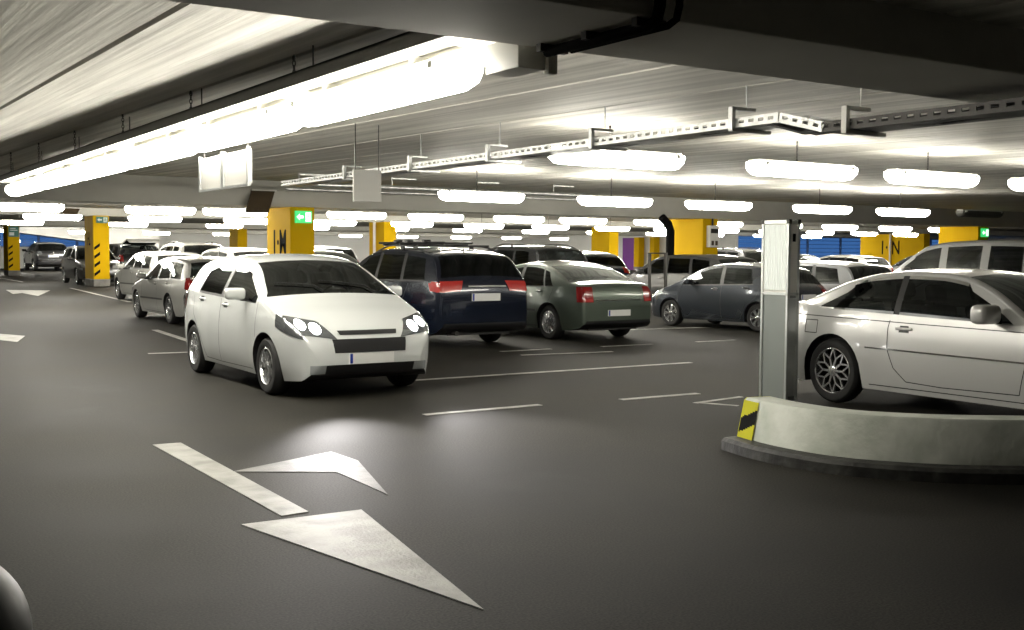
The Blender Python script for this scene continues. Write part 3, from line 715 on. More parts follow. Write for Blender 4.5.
# columns on their grid
FN = bpy.data.fonts[0] if bpy.data.fonts else None
def text(name, s, size, sx, m, loc, rot, parent, ext=.004):
    cu = bpy.data.curves.new(name, 'FONT'); cu.body = s; cu.size = size; cu.extrude = ext; cu.align_x = 'CENTER'; cu.align_y = 'CENTER'; cu.offset = .009 * size
    o = bpy.data.objects.new(name, cu); C.objects.link(o); cu.materials.append(m)
    o.scale = (sx * 1.12, 1, 1); o.location = loc; o.rotation_euler = rot; o.parent = parent; return o
def column(x, y, h, label, sx=.64, sy=1.62, stripes=False, letters=None, pipe=None, lsize=.9, loff=.8):
    root = empty('column', (x, y, 0)); tag(root, label, 'column', 'yellow concrete columns', 'structure')
    b = bmesh.new(); box(b, (0, 0, .3), (sx, sy, h), 0, .02); obj('shaft', b, M['yellow'], root)
    b = bmesh.new(); box(b, (-.012, -.012, 0), (sx + .012, sy + .012, .3), 0, .02); obj('plinth', b, M['greyplinth'], root)
    if stripes:
        b = bmesh.new()
        for k in range(4):
            z = .42 + k * .36
            v = [b.verts.new(p) for p in ((.03, -.006, z), (.03, -.006, z + .13), (.26, -.006, z + .30), (.26, -.006, z + .17))]
            w = [b.verts.new((p.co.x, .004, p.co.z)) for p in v]
            b.faces.new(v); b.faces.new(w[::-1])
            for i in range(4): b.faces.new((v[i], v[(i + 1) % 4], w[(i + 1) % 4], w[i]))
        obj('hazard_stripes', b, M['black'], root)
    if letters: text('lettering', letters, lsize, .62, M['black'], (-.006, loff, 1.68 if h < 2.8 else 1.95), (PI / 2, 0, -PI / 2), root)
    if pipe is not None:
        b = bmesh.new(); tube(b, [(-.09, pipe, .3), (-.09, pipe, h)], .07, 12); obj('downpipe', b, M['lampwhite'], root, 40)
    return root
column(10.36, 26.2, 2.6, 'yellow column lettered 1-M under the second beam', letters='1·M', lsize=.92, loff=.74)
column(24.0, 26.2, 2.6, 'broad yellow column beside the dark hatchback and meter box', sy=1.75)
column(38.05, 26.2, 2.6, 'yellow column rising behind the grey van', sy=1.75)
column(10.42, 48.0, 2.93, 'yellow column with black slanted stripes, nearer of the pair on the left', stripes=True, letters='1·L', lsize=.8, loff=.9)
column(23.68, 48, 2.93, 'yellow column with white downpipe beside the roof bars of the blue estate', pipe=.85)
column(37.2, 48, 2.93, 'yellow column in front of the white wall end, lamp at its top')
column(63.8, 48, 2.93, 'wide yellow wall pier lettered 1-N with a white pipe', sy=5.3, letters='1· N', lsize=1.35, loff=2.75, pipe=2.66)
column(10.46, 70.0, 2.93, 'yellow striped column farthest left with a teal sign', stripes=True)
column(24.1, 70.0, 2.93, 'small far yellow column left of the 1-M column')
column(24.1, 91.2, 2.93, 'smallest yellow column before the far wall on the left')
column(63.3, 77.4, 2.93, 'far yellow column right of the purple poster', sy=.7)
column(63.3, 75.3, 2.93, 'slim yellow column by the bright far corner', sy=.6)

# ------------------------------------------------------------------ lamps
def ordinal(k): return ['first', 'second', 'third', 'fourth', 'fifth', 'sixth', 'seventh', 'eighth', 'ninth', 'tenth', 'eleventh', 'twelfth', 'thirteenth', 'fourteenth', 'fifteenth', 'sixteenth', 'seventeenth', 'eighteenth'][k]
def lamp_meshes(Lh, lit):
    d = bmesh.new(); prof = []
    # wrap-around diffuser with rounded ends, lying along local X
    n = 14; sec = [(-.135, .03), (-.145, -.03), (-.125, -.09), (-.07, -.13), (0, -.14), (.07, -.13), (.125, -.09), (.145, -.03), (.135, .03)]
    xs = [(-Lh, .45), (-Lh + .02, .75), (-Lh + .06, .93), (-Lh + .12, 1), (Lh - .12, 1), (Lh - .06, .93), (Lh - .02, .75), (Lh, .45)]
    R = [[d.verts.new((x, y * (.6 + .4 * s), .03 + (z - .03) * s)) for y, z in sec] for x, s in xs]
    for A, B in zip(R, R[1:]):
        for k in range(len(sec) - 1): d.faces.new((A[k], B[k], B[k + 1], A[k + 1]))
        d.faces.new((A[-1], B[-1], B[0], A[0]))
    d.faces.new(R[0]); d.faces.new(R[-1][::-1])
    h = bmesh.new(); box(h, (-Lh + .03, -.10, .032), (Lh - .03, .10, .065), 0, .012)
    for s in (-1, 1): box(h, (s * Lh * .86 - .03, -.15, -.01), (s * Lh * .86 + .03, .15, .036), 0, .008)
    bmesh.ops.recalc_face_normals(d, faces=d.faces); bmesh.ops.recalc_face_normals(h, faces=h.faces)
    out = []
    for nm, b, m in (('diffuser', d, lit), ('housing', h, M['lampwhite'])):
        me = bpy.data.meshes.new(nm); b.to_mesh(me); b.free(); me.materials.append(m); out.append((nm, me))
    return out
def chain_mesh(h):
    c = bmesh.new(); k = 0; z = 0
    while z < h - .03:
        n = 8; a = k % 2 * PI / 2
        pts = [(.012 * math.cos(2 * PI * q / n) * math.cos(a), .012 * math.cos(2 * PI * q / n) * math.sin(a), z + .022 + .024 * math.sin(2 * PI * q / n)) for q in range(n + 1)]
        tube(c, pts, .0045, 4); z += .036; k += 1
    tube(c, [(0, 0, h - .03), (0, 0, h)], .012, 6)
    me = bpy.data.meshes.new('chain'); c.to_mesh(me); c.free(); me.materials.append(M['darksteel']); return me
LM = {'back': lamp_meshes(.92, M['tubeback']), 'mid': lamp_meshes(.92, M['tubemid']), 'near': lamp_meshes(.92, M['tube']), 'far': lamp_meshes(.92, M['tubefar']), 'off': lamp_meshes(.9, M['unlit']), 'long': lamp_meshes(1.24, M['tubelong'])}
CH = {}
def lamp(x, y, z, label, group, kind='near', rz=0, chains=True):
    r = empty('ceiling_lamp', (x, y, z), rz); tag(r, label, 'lamp', group)
    for nm, me in LM[kind]:
        o = bpy.data.objects.new(nm, me); C.objects.link(o); o.parent = r
    if chains:
        h = round(slab_z(y) - z - .067, 3)
        if h not in CH: CH[h] = chain_mesh(h)
        o = bpy.data.objects.new('chain', CH[h]); C.objects.link(o); o.parent = r; o.location = (-.12, 0, .055)
        s = bmesh.new()
    return r
# the long row on the left, hung under a steel channel
for k in range(6):
    y = 6.86 + 2.66 * k
    lamp(3.30, y, 2.575, '%s tube lamp from the near end of the long diagonal light row' % ordinal(k), 'lamps of the long light row', 'long', PI / 2, False)
r = empty('ceiling_light_channel', (3.16, 5.1, 2.69)); tag(r, 'grey steel channel on chains carrying the long diagonal light row', 'lighting channel')
b = bmesh.new(); box(b, (-.14, 0, .06), (.12, 17.6, .075)); box(b, (-.14, 0, -.02), (-.125, 17.6, .075)); box(b, (.105, 0, .0), (.12, 17.6, .075)); obj('channel', b, M['rail'], r)
b = bmesh.new(); box(b, (-.115, 0, .0), (.28, 17.5, .018), 0, .004); box(b, (.30, .5, -.10), (.312, 17.5, .018)); box(b, (.27, .5, .0), (.312, 17.5, .018)); obj('reflector', b, M['lampwhite'], r)
for k in range(12):
    y = 1.05 + 1.33 * k; obj('mounting_clip', bx((.06, y - .03, -.048), (.22, y + .03, 0)), M['lampwhite'], r)
for k in range(6):
    y = 2.65 + 2.5 * k; h = slab_z(5.1 + y) - 2.777
    o = bpy.data.objects.new('chain', chain_mesh(h)); C.objects.link(o); o.parent = r; o.location = (-.06, y, .075)
    b = bmesh.new(); tube(b, [(-.1, y - .45, .075), (-.1, y - .45, .23)], .006, 6); obj('rod', b, M['darksteel'], r)
for k, x in enumerate((8.02, 11.07, 13.72, 16.6)):
    lamp(x, 10.2, 2.62, ['large glowing lamp nearest the camera, left end of the near cross row', 'large glowing lamp in the middle of the near cross row, above the metal pylon', 'large glowing lamp at the right of the near cross row, above the grey van', 'lamp of the near cross row cut by the right picture edge'][k], 'lamps of the near cross row')
for k, x in enumerate((11.35, 14.65, 17.6, 21.0, 24.0)):
    lamp(x, 18.7, 2.62, '%s glowing lamp from the left in the second cross row, before the beam' % ordinal(k), 'lamps of the second cross row', 'mid')
lamp(27.2, 18.7, 2.66, 'dark unlit lamp at the right end of the second cross row', 'lamps of the second cross row', 'off', 0, False)
for k, x in enumerate((1.8, 5.0, 8.4, 10.5, 14.2, 16.9, 20.0, 22.6, 25.8, 29.0, 32.2, 35.4, 38.8, 42.)):
    lamp(x, 30.6, 2.62, '%s lamp from the left in the third cross row, just past the second beam' % ordinal(k), 'lamps of the third cross row', 'far')
for k in range(14):
    lamp(7.5 + 3.45 * k, 40.6, 2.66, '%s lamp from the left in the fourth cross row, far back' % ordinal(k), 'lamps of the fourth cross row', 'far')
for k in range(12):  # row extended to the right to throw more light on the side wall
    lamp(9. + 4.8 * k, 56, 2.8, '%s small lamp from the left in the fifth cross row' % ordinal(k), 'lamps of the fifth cross row', 'far')
for k in range(10):  # right-hand lamps added to brighten the white side wall
    lamp(12. + 5.1 * k, 82, 2.8, '%s tiny lamp from the left in the last cross row by the far wall' % ordinal(k), 'lamps of the last cross row', 'back')

# ------------------------------------------------------------------ ceiling services
r = empty('ceiling_cable_tray', (6.82, 2.2, 2.55)); tag(r, 'perforated galvanised cable tray hung along the ceiling above the pylon', 'cable tray')
def slotted(b, x, y0, y1, z0, z1, th=.004):
    box(b, (x - th, y0, z0), (x + th, y1, z0 + (z1 - z0) * .35)); box(b, (x - th, y0, z1 - (z1 - z0) * .3), (x + th, y1, z1))
    y = y0
    while y < y1: box(b, (x - th, y, z0 + (z1 - z0) * .35), (x + th, min(y + .05, y1), z1 - (z1 - z0) * .3)); y += .11
b = bmesh.new(); slotted(b, -.17, 4.2, 15, 0, .075); slotted(b, .17, 4.2, 15, 0, .075); obj('side_rail', b, M['steel'], r)
b = bmesh.new(); box(b, (-.17, 4.2, -.004), (.17, 15, .004)); obj('tray_bottom', b, M['steel'], r)
b = bmesh.new(); slotted(b, -.17, 0, 3.75, 0, .075); slotted(b, .17, 0, 3.75, 0, .075); box(b, (-.17, 0, -.004), (.17, 3.75, .004)); bmesh.ops.translate(b, verts=b.verts, vec=(0, 0, -.12)); obj('lower_run', b, M['darksteel'], r)
b = bmesh.new(); slotted(b, -.17, 0, .47, 0, .075); slotted(b, .17, 0, .47, 0, .075); box(b, (-.17, 0, -.004), (.17, .47, .004)); bmesh.ops.transform(b, matrix=Matrix.Translation((0, 3.74, -.12)) @ Matrix.Rotation(math.atan2(.12, .46), 4, 'X'), verts=b.verts); obj('sloping_link', b, M['steel'], r)
b = bmesh.new()
for k, (xx, rr_) in enumerate(((-.12, .014), (-.06, .018), (.0, .022), (.06, .02), (.11, .012), (-.09, .02), (.03, .016))):
    tube(b, [(xx + .02 * math.sin(q * .9 + k * 2), q * .4, (.022 if q * .4 > 4.1 else -.09) + (.012 + .03 * (q < 8) * (k > 3)) * math.sin(q * 1.7 + k)) for q in range(38)], rr_, 6)
obj('cables', b, M['plastic'], r)
for k, y in enumerate((1.9, 3.5, 4.7, 6.65, 8.6, 10.5, 12.5)):
    dz = -.12 if y < 4 else 0
    b = bmesh.new(); box(b, (-.215, y - .025, -.03), (-.175, y + .025, .17), 0, .004); box(b, (-.21, y - .025, -.035), (.24, y + .025, -.006), 0, .004); box(b, (-.21, y - .025, .145), (.06, y + .025, .17), 0, .004)
    h = (2.6 if 4.1 < y + 2.2 < 5.06 else slab_z(y + 2.2)) - 2.55
    if h > .18: tube(b, [(-.03, y, .17), (-.03, y, h)], .006, 6)
    br = obj('bracket', b, M['lampwhite'] if k < 2 else M['steel'], r); br.location.z = dz
r = empty('ceiling_pipe', (7.3, 22.5, 2.93)); tag(r, 'grey conduit pipe running along the second beam near the 1-M column', 'pipe')
b = bmesh.new(); tube(b, [(1.6, 0, 0), (9.5, 0, 0)], .05, 10); tube(b, [(1.6, .25, -.1), (9.5, .25, -.1)], .035, 10); obj('pipe', b, M['steel'], r, 40)
for x in (1.8, 4.0, 6.2, 8.4):
    b = bmesh.new(); tube(b, [(x, 0, .04), (x, 0, slab_z(22.5) - 2.93)], .012, 6); box(b, (x, -.03, .19), (x + .6, .03, .22)); obj('hanger', b, M['steel'], r)
for (x, y, z0, z1, lb) in ((9.45, 26.42, 2.42, 2.98, 'brown sloping duct board against the second beam beside the 1-M column'), (9.4, 48.27, 2.8, 3.22, 'small brown duct board against the third beam on the left')):
    b = bmesh.new()
    v = [b.verts.new(p) for p in ((-.28, -.3, z0 - z1), (.30, -.3, z0 - z1), (.58, 0, 0), (.0, 0, 0), (-.28, -.36, z0 - z1), (.30, -.36, z0 - z1), (.58, -.06, 0), (.0, -.06, 0))]
    for f in ((0, 1, 2, 3), (4, 7, 6, 5), (0, 4, 5, 1), (1, 5, 6, 2), (2, 6, 7, 3), (3, 7, 4, 0)): b.faces.new([v[k] for k in f])
    r = empty('ceiling_duct', (x, y, z1)); tag(r, lb, 'duct', None); obj('duct_board', b, M['brown'], r)
    b = bmesh.new(); box(b, (-.02, -.1, -.01), (.62, .02, .02), 0, .004); obj('lip', b, M['lampwhite'], r)
r = empty('ceiling_conduit', (3.44, 4.95, 2.56)); tag(r, 'black cable conduits clipped beneath the near beam and turning upward', 'cable')
for k, dx in enumerate((-.035, .04)):
    b = bmesh.new(); y1 = -.92 - .05 * k
    tube(b, [(dx, .0 - .12 * k, 0), (dx, y1 + .08, 0), (dx, y1 + .02, .02), (dx, y1, .08), (dx, y1, .30)], .028 if k == 0 else .018, 10); obj('conduit', b, M['black'], r, 50)
b = bmesh.new()
b.free()
for y in (0, -.4, -.8): obj('clip', bx((-.09, y - .02, .0), (.09, y + .02, .04)), M['darksteel'], r)
r = empty('ceiling_junction_box', (3.42, 5.25, 2.50)); tag(r, 'white mounting box at the near end of the long light row', 'bracket')
b = bmesh.new(); box(b, (-.08, -.12, .0), (.1, .22, .17), 0, .006); obj('box', b, M['lampwhite'], r)
b = bmesh.new(); box(b, (.10, -.15, -.02), (.16, -.10, .2), 0, .004); obj('strap', b, M['beam'], r)

# ------------------------------------------------------------------ signs
r = empty('hanging_sign', (3.36, 9.42, 2.08)); tag(r, 'double white sign panel hanging under the long light row', 'sign')
for k in range(2):
    b = bmesh.new(); y0 = .0 + .70 * k; box(b, (-.02, y0, .0), (.02, y0 + .62, .30), 0, .006); p = obj('panel', b, M['signwhite'], r)
    b = bmesh.new(); box(b, (-.035, y0 - .03, -.02), (-.005, y0, .32)); box(b, (-.035, y0 + .62, -.02), (-.005, y0 + .65, .32)); box(b, (-.035, y0, -.02), (-.005, y0 + .62, .0)); obj('frame', b, M['alu'], p)
for y in (.05, 1.27):
    b = bmesh.new(); tube(b, [(0, y, .3), (0, y, .35)], .008, 6); obj('hanger', b, M['darksteel'], r)
r = empty('hanging_sign', (5.70, 12.0, 2.08)); tag(r, 'square blank white sign hanging alone from the ceiling beside the cable tray', 'sign')
b = bmesh.new(); box(b, (-.18, -.015, 0), (.18, .015, .375), 0, .006); obj('panel', b, M['signwhite'], r)
for x in (-.15, .15):
    b = bmesh.new(); tube(b, [(x, 0, .37), (x, 0, slab_z(12) - 2.085)], .006, 6); obj('hanger', b, M['darksteel'], r)
def exit_sign(x, y, z, w, h, label, lit=True):
    r = empty('exit_sign', (x, y, z)); tag(r, label, 'exit sign')
    b = bmesh.new(); box(b, (-w / 2, -.05, 0), (w / 2, 0, h), 0, .006); obj('sign_box', b, M['green'] if lit else M['greendull'], r)
    b = bmesh.new(); c = -w * .22; zc = h * .5; e = -.055
    # arrow pointing left
    pts = [(c - w * .2, zc), (c - w * .02, zc + h * .28), (c - w * .02, zc + h * .11), (c + w * .2, zc + h * .11), (c + w * .2, zc - h * .11), (c - w * .02, zc - h * .11), (c - w * .02, zc - h * .28)]
    b.faces.new([b.verts.new((px, e, pz)) for px, pz in pts]); obj('arrow', b, M['exitwhite'] if lit else M['greenpale'], r)
    b = bmesh.new(); c = w * .27
    box(b, (c - w * .16, -.056, h * .12), (c + w * .16, -.052, h * .88)); o = obj('door_symbol', b, M['exitwhite'] if lit else M['greenpale'], r)
    b = bmesh.new()     # running figure
    lathe(b, [(.001, -.004), (h * .07, -.004), (h * .07, .0), (.001, .0)], 12); bmesh.ops.translate(b, verts=b.verts, vec=(c - w * .02, -.058, h * .74))
    for (p, q, t) in (((0, .66), (-.02, .42), .05), ((-.02, .42), (.08, .28), .04), ((.08, .28), (.05, .16), .035), ((-.02, .42), (-.09, .30), .04), ((-.09, .30), (-.15, .30), .035), ((0, .62), (-.1, .52), .03), ((0, .62), (.1, .52), .03)):
        A = Vector((c + p[0] * w, 0, p[1] * h)); B = Vector((c + q[0] * w, 0, q[1] * h)); n_ = Vector((-(B - A).z, 0, (B - A).x)).normalized() * t * w * .5
        b.faces.new([b.verts.new(v + Vector((0, -.059, 0))) for v in (A + n_, B + n_, B - n_, A - n_)])
    obj('running_figure', b, M['green'] if lit else M['greendull'], r)
exit_sign(10.69, 26.19, 2.2, .44, .30, 'lit green exit sign with arrow and running figure on the 1-M column')
exit_sign(10.77, 47.99, 2.62, .46, .27, 'dim green exit sign high on the nearer striped left column', False)
exit_sign(38.4, 26.19, 2.2, .44, .32, 'lit green exit sign on the column behind the grey van')
r = empty('wall_sign', (10.78, 69.98, 2.25)); tag(r, 'teal information sign on the farthest left striped column', 'sign')
b = bmesh.new(); box(b, (-.28, -.04, 0), (.28, 0, .62), 0, .006); obj('panel', b, M['greendull'], r)
b = bmesh.new(); box(b, (-.24, -.045, .08), (.02, -.04, .26)); box(b, (-.2, -.045, .36), (.2, -.04, .4)); box(b, (-.2, -.045, .46), (.1, -.04, .5)); obj('print', b, M['greenpale'], r)
r = empty('meter_box', (24.34, 26.19, 1.7)); tag(r, 'grey electrical meter box on the big yellow column', 'electrical box')
b = bmesh.new(); box(b, (-.2, -.16, 0), (.2, 0, .68), 0, .012); obj('cabinet', b, M['lampwhite'], r)
for x in (-.08, .08):
    b = bmesh.new(); box(b, (x - .05, -.172, .06), (x + .05, -.158, .2), 0, .004); obj('socket', b, M['brown'], r)
b = bmesh.new(); box(b, (-.16, -.17, .44), (.16, -.158, .58), 0, .004); obj('cover', b, M['darksteel'], r)
b = bmesh.new(); tube(b, [(.0, -.06, .68), (.0, -.06, .9)], .03, 8); obj('conduit', b, M['darksteel'], r)
r = empty('dark_tube', (22.75, 26.3, 0)); tag(r, 'dark upright tube left of the big yellow column', 'pipe')  # black upright tube with a collar, bent at the top
b = bmesh.new(); tube(b, [(0, 0, 0), (0, 0, 2.2), (-.1, 0, 2.4), (-.35, 0, 2.6)], .13, 12); obj('pipe', b, M['black'], r, 50)
b = bmesh.new(); tube(b, [(0, 0, 1.0), (0, 0, 1.06)], .15, 12); obj('collar', b, M['black'], r, 50)
r = empty('guard_rail', (17.6, 21.0, 0)); tag(r, 'grey steel hoop post beside the green saloon', 'guard rail')
b = bmesh.new(); tube(b, [(0, -.5, 0), (0, -.5, 1.5), (0, .1, 1.5), (0, .1, 0)], .045, 8); obj('hoop', b, M['darksteel'], r, 50)

# pylon with a light box
r = empty('information_pylon', (8.42, 7.93, 0)); tag(r, 'free-standing metal pylon with white ribbed upper panel by the silver coupe', 'pylon')
b = bmesh.new(); box(b, (.012, .012, 0), (.155, .36, 1.08)); obj('lower_panel', b, M['zinc'], r)
b = bmesh.new(); box(b, (.012, .012, 1.10), (.155, .36, 1.82)); obj('upper_core', b, M['lampwhite'], r)
b = bmesh.new()
for k in range(9): 
    y = .035 + k * .0335; box(b, (.002, y, 1.13), (.014, y + .030, 1.79), 0, .004)
obj('ribbed_panel', b, M['lightbox'], r)
b = bmesh.new(); box(b, (.03, .004, 1.13), (.14, .013, 1.79)); obj('side_panel', b, M['lampwhite'], r)
b = bmesh.new(); box(b, (.034, .004, .05), (.136, .013, 1.05)); obj('side_panel', b, M['alu'], r)
b = bmesh.new(); box(b, (.06, -.001, 1.62), (.10, .005, 1.70)); obj('arrow_mark', b, M['black'], r)
b = bmesh.new()
for x in (0, .132):
    for y in (0, .345): box(b, (x, y, 0), (x + .035, y + .03, 1.84), 0, .004)
box(b, (0, 0, 1.075), (.167, .375, 1.105), 0, .004); box(b, (0, 0, 1.80), (.167, .375, 1.838), 0, .004)
obj('frame', b, M['alu'], r)
for x in (0, .132):
    for y in (0, .345):
        b = bmesh.new(); box(b, (x - .004, y - .004, 1.80), (x + .039, y + .034, 1.846), 0, .004); obj('corner_cap', b, M['darksteel'], r)

# curved concrete barrier
path = [(5.92, 6.22), (5.84, 5.8), (5.85, 5.35), (5.97, 4.98), (6.29, 4.56), (6.71, 4.23), (7.3, 3.86), (8.0, 3.5), (9.0, 3.1)]
def resample(p, n):
    P = [Vector((*q, 0)) for q in p]; out = []
    for k in range(n):
        t = k / (n - 1) * (len(P) - 1); i = min(int(t), len(P) - 2); f = t - i
        a, b_, c, d = P[max(i - 1, 0)], P[i], P[i + 1], P[min(i + 2, len(P) - 1)]
        out.append(.5 * (2 * b_ + (c - a) * f + (2 * a - 5 * b_ + 4 * c - d) * f * f + (3 * b_ - a - 3 * c + d) * f ** 3))
    return out
pp = resample(path, 41)
def sweep(sec, pts, a=0, bnd=None):
    b = bmesh.new(); R = []
    for i, p in enumerate(pts):
        d = (pts[min(i + 1, len(pts) - 1)] - pts[max(i - 1, 0)]).normalized(); nrm = Vector((-d.y, d.x, 0))   # towards the inside of the bend
        R.append([b.verts.new(p + nrm * o + Vector((0, 0, z))) for o, z in sec])
    for A, B in zip(R, R[1:]):
        for k in range(len(sec)): b.faces.new((A[k], B[k], B[(k + 1) % len(sec)], A[(k + 1) % len(sec)]))
    b.faces.new(R[0]); b.faces.new(R[-1][::-1]); return b
r = empty('concrete_barrier', (0, 0, 0)); tag(r, 'low curved pale concrete barrier in front of the silver coupe', 'barrier')
obj('wall', sweep([(.13, .06), (.19, .375), (.21, .395), (.42, .395), (.44, .375), (.48, .0), (.13, 0)], [pp[0].lerp(pp[1], .3)] + pp[1:]), M['concrete'], r, 40)
obj('kerb', sweep([(0, 0), (0, .07), (.025, .095), (.14, .10), (.16, 0)], pp), M['kerb'], r, 40)
hz = empty('hazard', (0, 0, 0)); bpy.data.objects.remove(hz)
b = bmesh.new()     # chevron wrap on the end: three slanted bands on the first stretch of the face
def facept(u, v):   # u along 0..1 , v up 0..1
    t = u * 2.5 + .35; i = int(t); f = t - i
    p = pp[i].lerp(pp[i + 1], f); d = (pp[i + 1] - pp[i]).normalized(); nrm = Vector((-d.y, d.x, 0))
    return p + nrm * (.13 + .06 * v - .006) + Vector((0, 0, .09 + v * .29))
bands = [(0, .42, 0), (.42, .80, 1), (.80, 1.4, 0)]
N = 24
G = [[b.verts.new(facept(i / 8, j / N)) for j in range(N + 1)] for i in range(9)]
for i in range(8):
    for j in range(N):
        s = (j + .5) / N + (7.5 - i) / 8 * .28
        b.faces.new((G[i][j], G[i + 1][j], G[i + 1][j + 1], G[i][j + 1])).material_index = 1 if .42 < s < .80 else 0
G0 = [b.verts.new(v.co + Vector((.0, .004, 0))) for v in G[0]]
obj('hazard_panel', b, [M['hazyellow'], M['black']], r)
d0 = (pp[1] - pp[0]).normalized(); n0 = Vector((-d0.y, d0.x, 0))
b = bmesh.new(); e0 = pp[0].lerp(pp[1], .3) - d0 * .012
v = [b.verts.new(e0 + n0 * o + Vector((0, 0, z))) for o, z in ((.13, .09), (.19, .375), (.21, .395), (.42, .395), (.47, .09))]
w = [b.verts.new(q.co + d0 * .010) for q in v]; b.faces.new(v); b.faces.new(w[::-1])
for i in range(5): b.faces.new((v[i], v[(i + 1) % 5], w[(i + 1) % 5], w[i]))
obj('end_cap', b, M['hazyellow'], r)

# grey round-topped post at the lower left
r = empty('bollard', (.215, 2.56, 0)); tag(r, 'grey rounded post cut off at the lower left corner', 'bollard')
b = bmesh.new(); lathe(b, [(.001, .875)] + [(.20 * math.sin(PI / 2 * k / 12), .68 + .195 * math.cos(PI / 2 * k / 12)) for k in range(1, 13)] + [(.204, .55), (.21, 0)], 40, 'z'); obj('post', b, M['post'], r, 60)
b = bmesh.new(); lathe(b, [(.24, 0), (.24, .015), (.21, .02), (.20, 0)], 40, 'z', closed=True); obj('base_plate', b, M['darksteel'], r)

# ------------------------------------------------------------------ floor markings
def marking(name, polys, label, m='white', cat='road marking'):
    b = bmesh.new()
    for p in polys: poly_prism(b, p, .0, .004)
    o = obj(name, b, M[m]); tag(o, label, cat, None, 'structure'); return o
def strip(a, b_, w):
    A, B = Vector(a), Vector(b_); d = (B - A).normalized(); n_ = Vector((-d.y, d.x)) * w / 2
    return [tuple(A + n_), tuple(B + n_), tuple(B - n_), tuple(A - n_)]
marking('floor_arrow', [[(2.02, 5.85), (2.73, 5.83), (2.39, 3.91)]], 'large white painted arrow head on the asphalt in the foreground')
marking('floor_arrow', [[(2.29, 8.64), (2.50, 8.62), (2.45, 5.94), (2.28, 5.92)]], 'pale arrow shaft stripe behind the large arrow head', 'worn')
marking('floor_arrow', [[(2.46, 7.30), (3.06, 6.93), (3.04, 6.11), (3.36, 7.23), (3.34, 7.66)]], 'faded side arrow barb beside the arrow shaft', 'faded')
marking('floor_arrow', [[(6.65, 45.12), (7.98, 43.96), (6.68, 38.83), (6.67, 41.76), (6.25, 40.93)]], 'small white floor arrow ahead of the striped left columns')
marking('floor_arrow', [[(2.2, 21.7), (3.06, 21.52), (3.36, 20.82), (3.03, 19.52), (2.85, 20.09), (2.2, 20.2)]], 'white floor arrow tip cut by the left picture edge')
for (a, b_, w, lb) in (((7.07, 8.90), (8.1, 8.88), .09, 'short white bay line left of the pylon'), ((6.0, 11.48), (10.33, 11.48), .09, 'long white bay line ahead of the green saloon'),
    ((10.84, 14.16), (11.87, 14.14), .09, 'white bay line right behind the green saloon'), ((12.84, 14.13), (13.73, 14.13), .09, 'white bay line between the saloon and the dark hatchback'),
    ((8.96, 14.2), (9.88, 14.2), .09, 'white bay line behind the dark blue estate'), ((8.9, 13.55), (10.43, 13.35), .07, 'second white bay line behind the dark blue estate'),
    ((4.84, 8.98), (6.14, 9.0), .09, 'white bay line in the middle of the lane'), ((9.2, 46.5), (8.2, 33.2), .12, 'white edge line running from the nearer striped column'),
    ((9.23, 64.5), (9.0, 56.1), .12, 'white edge line before the farthest striped column'), ((5.71, 21.3), (5.47, 18.1), .12, 'white dash behind the silver estate'),
    ((13.2, 17.1), (17.8, 16.6), .09, 'white line in front of the dark hatchback'), ((4.3, 16.4), (6.2, 16.2), .1, 'white bay line by the pale moving car')):
    marking('bay_line', [strip(a, b_, w)], lb)
marking('bay_line', [strip((7.55, 8.32), (8.3, 8.44), .06), strip((7.6, 8.33), (7.78, 7.95), .06)], 'white corner mark at the foot of the pylon')

# ------------------------------------------------------------------ the parked cars
P_ = paint
silver = P_('bright_silver', (.56, .56, .55), .28, .25); silver2 = P_('silver', (.40, .40, .375), .3, .3); white = P_('white', (.55, .55, .53), .3, 0)
car('coupe', 'bright silver two-door coupe with many-spoked wheels on the right', 'car', (9.605, 6.42, 0), -90, silver, .965, zs=1.03)
def roofbars(root, S):
    for x in (2.5, 3.1, 3.75):
        b = bmesh.new(); y = S.half(x)[NLOW + NG + 2][0] - .02; z = S.top(x) + .03
        box(b, (S.L / 2 - x - .03, -y, z), (S.L / 2 - x + .03, y, z + .03), 0, .008); obj('roof_bar', b, M['plastic'], root)
    b = bmesh.new(); tube(b, [(S.L / 2 - 1.9, .42, 1.555), (S.L / 2 - 4.2, .42, 1.55)], .018, 8); tube(b, [(S.L / 2 - 1.9, -.2, 1.555), (S.L / 2 - 4.0, -.2, 1.55)], .018, 8)
    for x in (2.6, 3.0, 3.6): box(b, (S.L / 2 - x - .06, .36, 1.54), (S.L / 2 - x + .06, .48, 1.60), 0, .015)
    obj('bike_carrier', b, M['plastic'], root)
car('estate', 'dark blue estate car with roof bars and red tail lights', 'car', (9.0, 17.08, 0), 90, P_('dark_blue', (.007, .011, .024), .22, .3), 1.0, extra=roofbars, swap={'tail_light': M['redlit']}, zs=1.06)
car('liftback', 'grey-green saloon parked beside the dark blue estate', 'car', (11.78, 17.04, 0), 90, P_('grey_green', (.10, .125, .10), .28, .4), .93)
car('hatch', 'dark grey hatchback in front of the big yellow column', 'car', (16.12, 16.6, 0), 97, P_('slate', (.04, .047, .058), .25, .4), .89)
car('wagon', 'silver estate with dark red lamps on the left, left of the moving car', 'car', (7.25, 24.0, 0), 90, silver2, .93)
car('liftback', 'dark car hidden behind the pale moving car', 'car', (6.75, 18.2, 0), 90, P_('graphite', (.03, .032, .032), .25, .3), .98)
car('wagon', 'silver car behind the silver estate, right of the striped column', 'car', (9.2, 33.6, 0), 90, silver2, 1.0, skip=('roof_rail',))
car('suv', 'white-roofed off-roader with dark rear window in the far left row', 'car', (12.05, 40.6, 0), 90, white, 1.05)
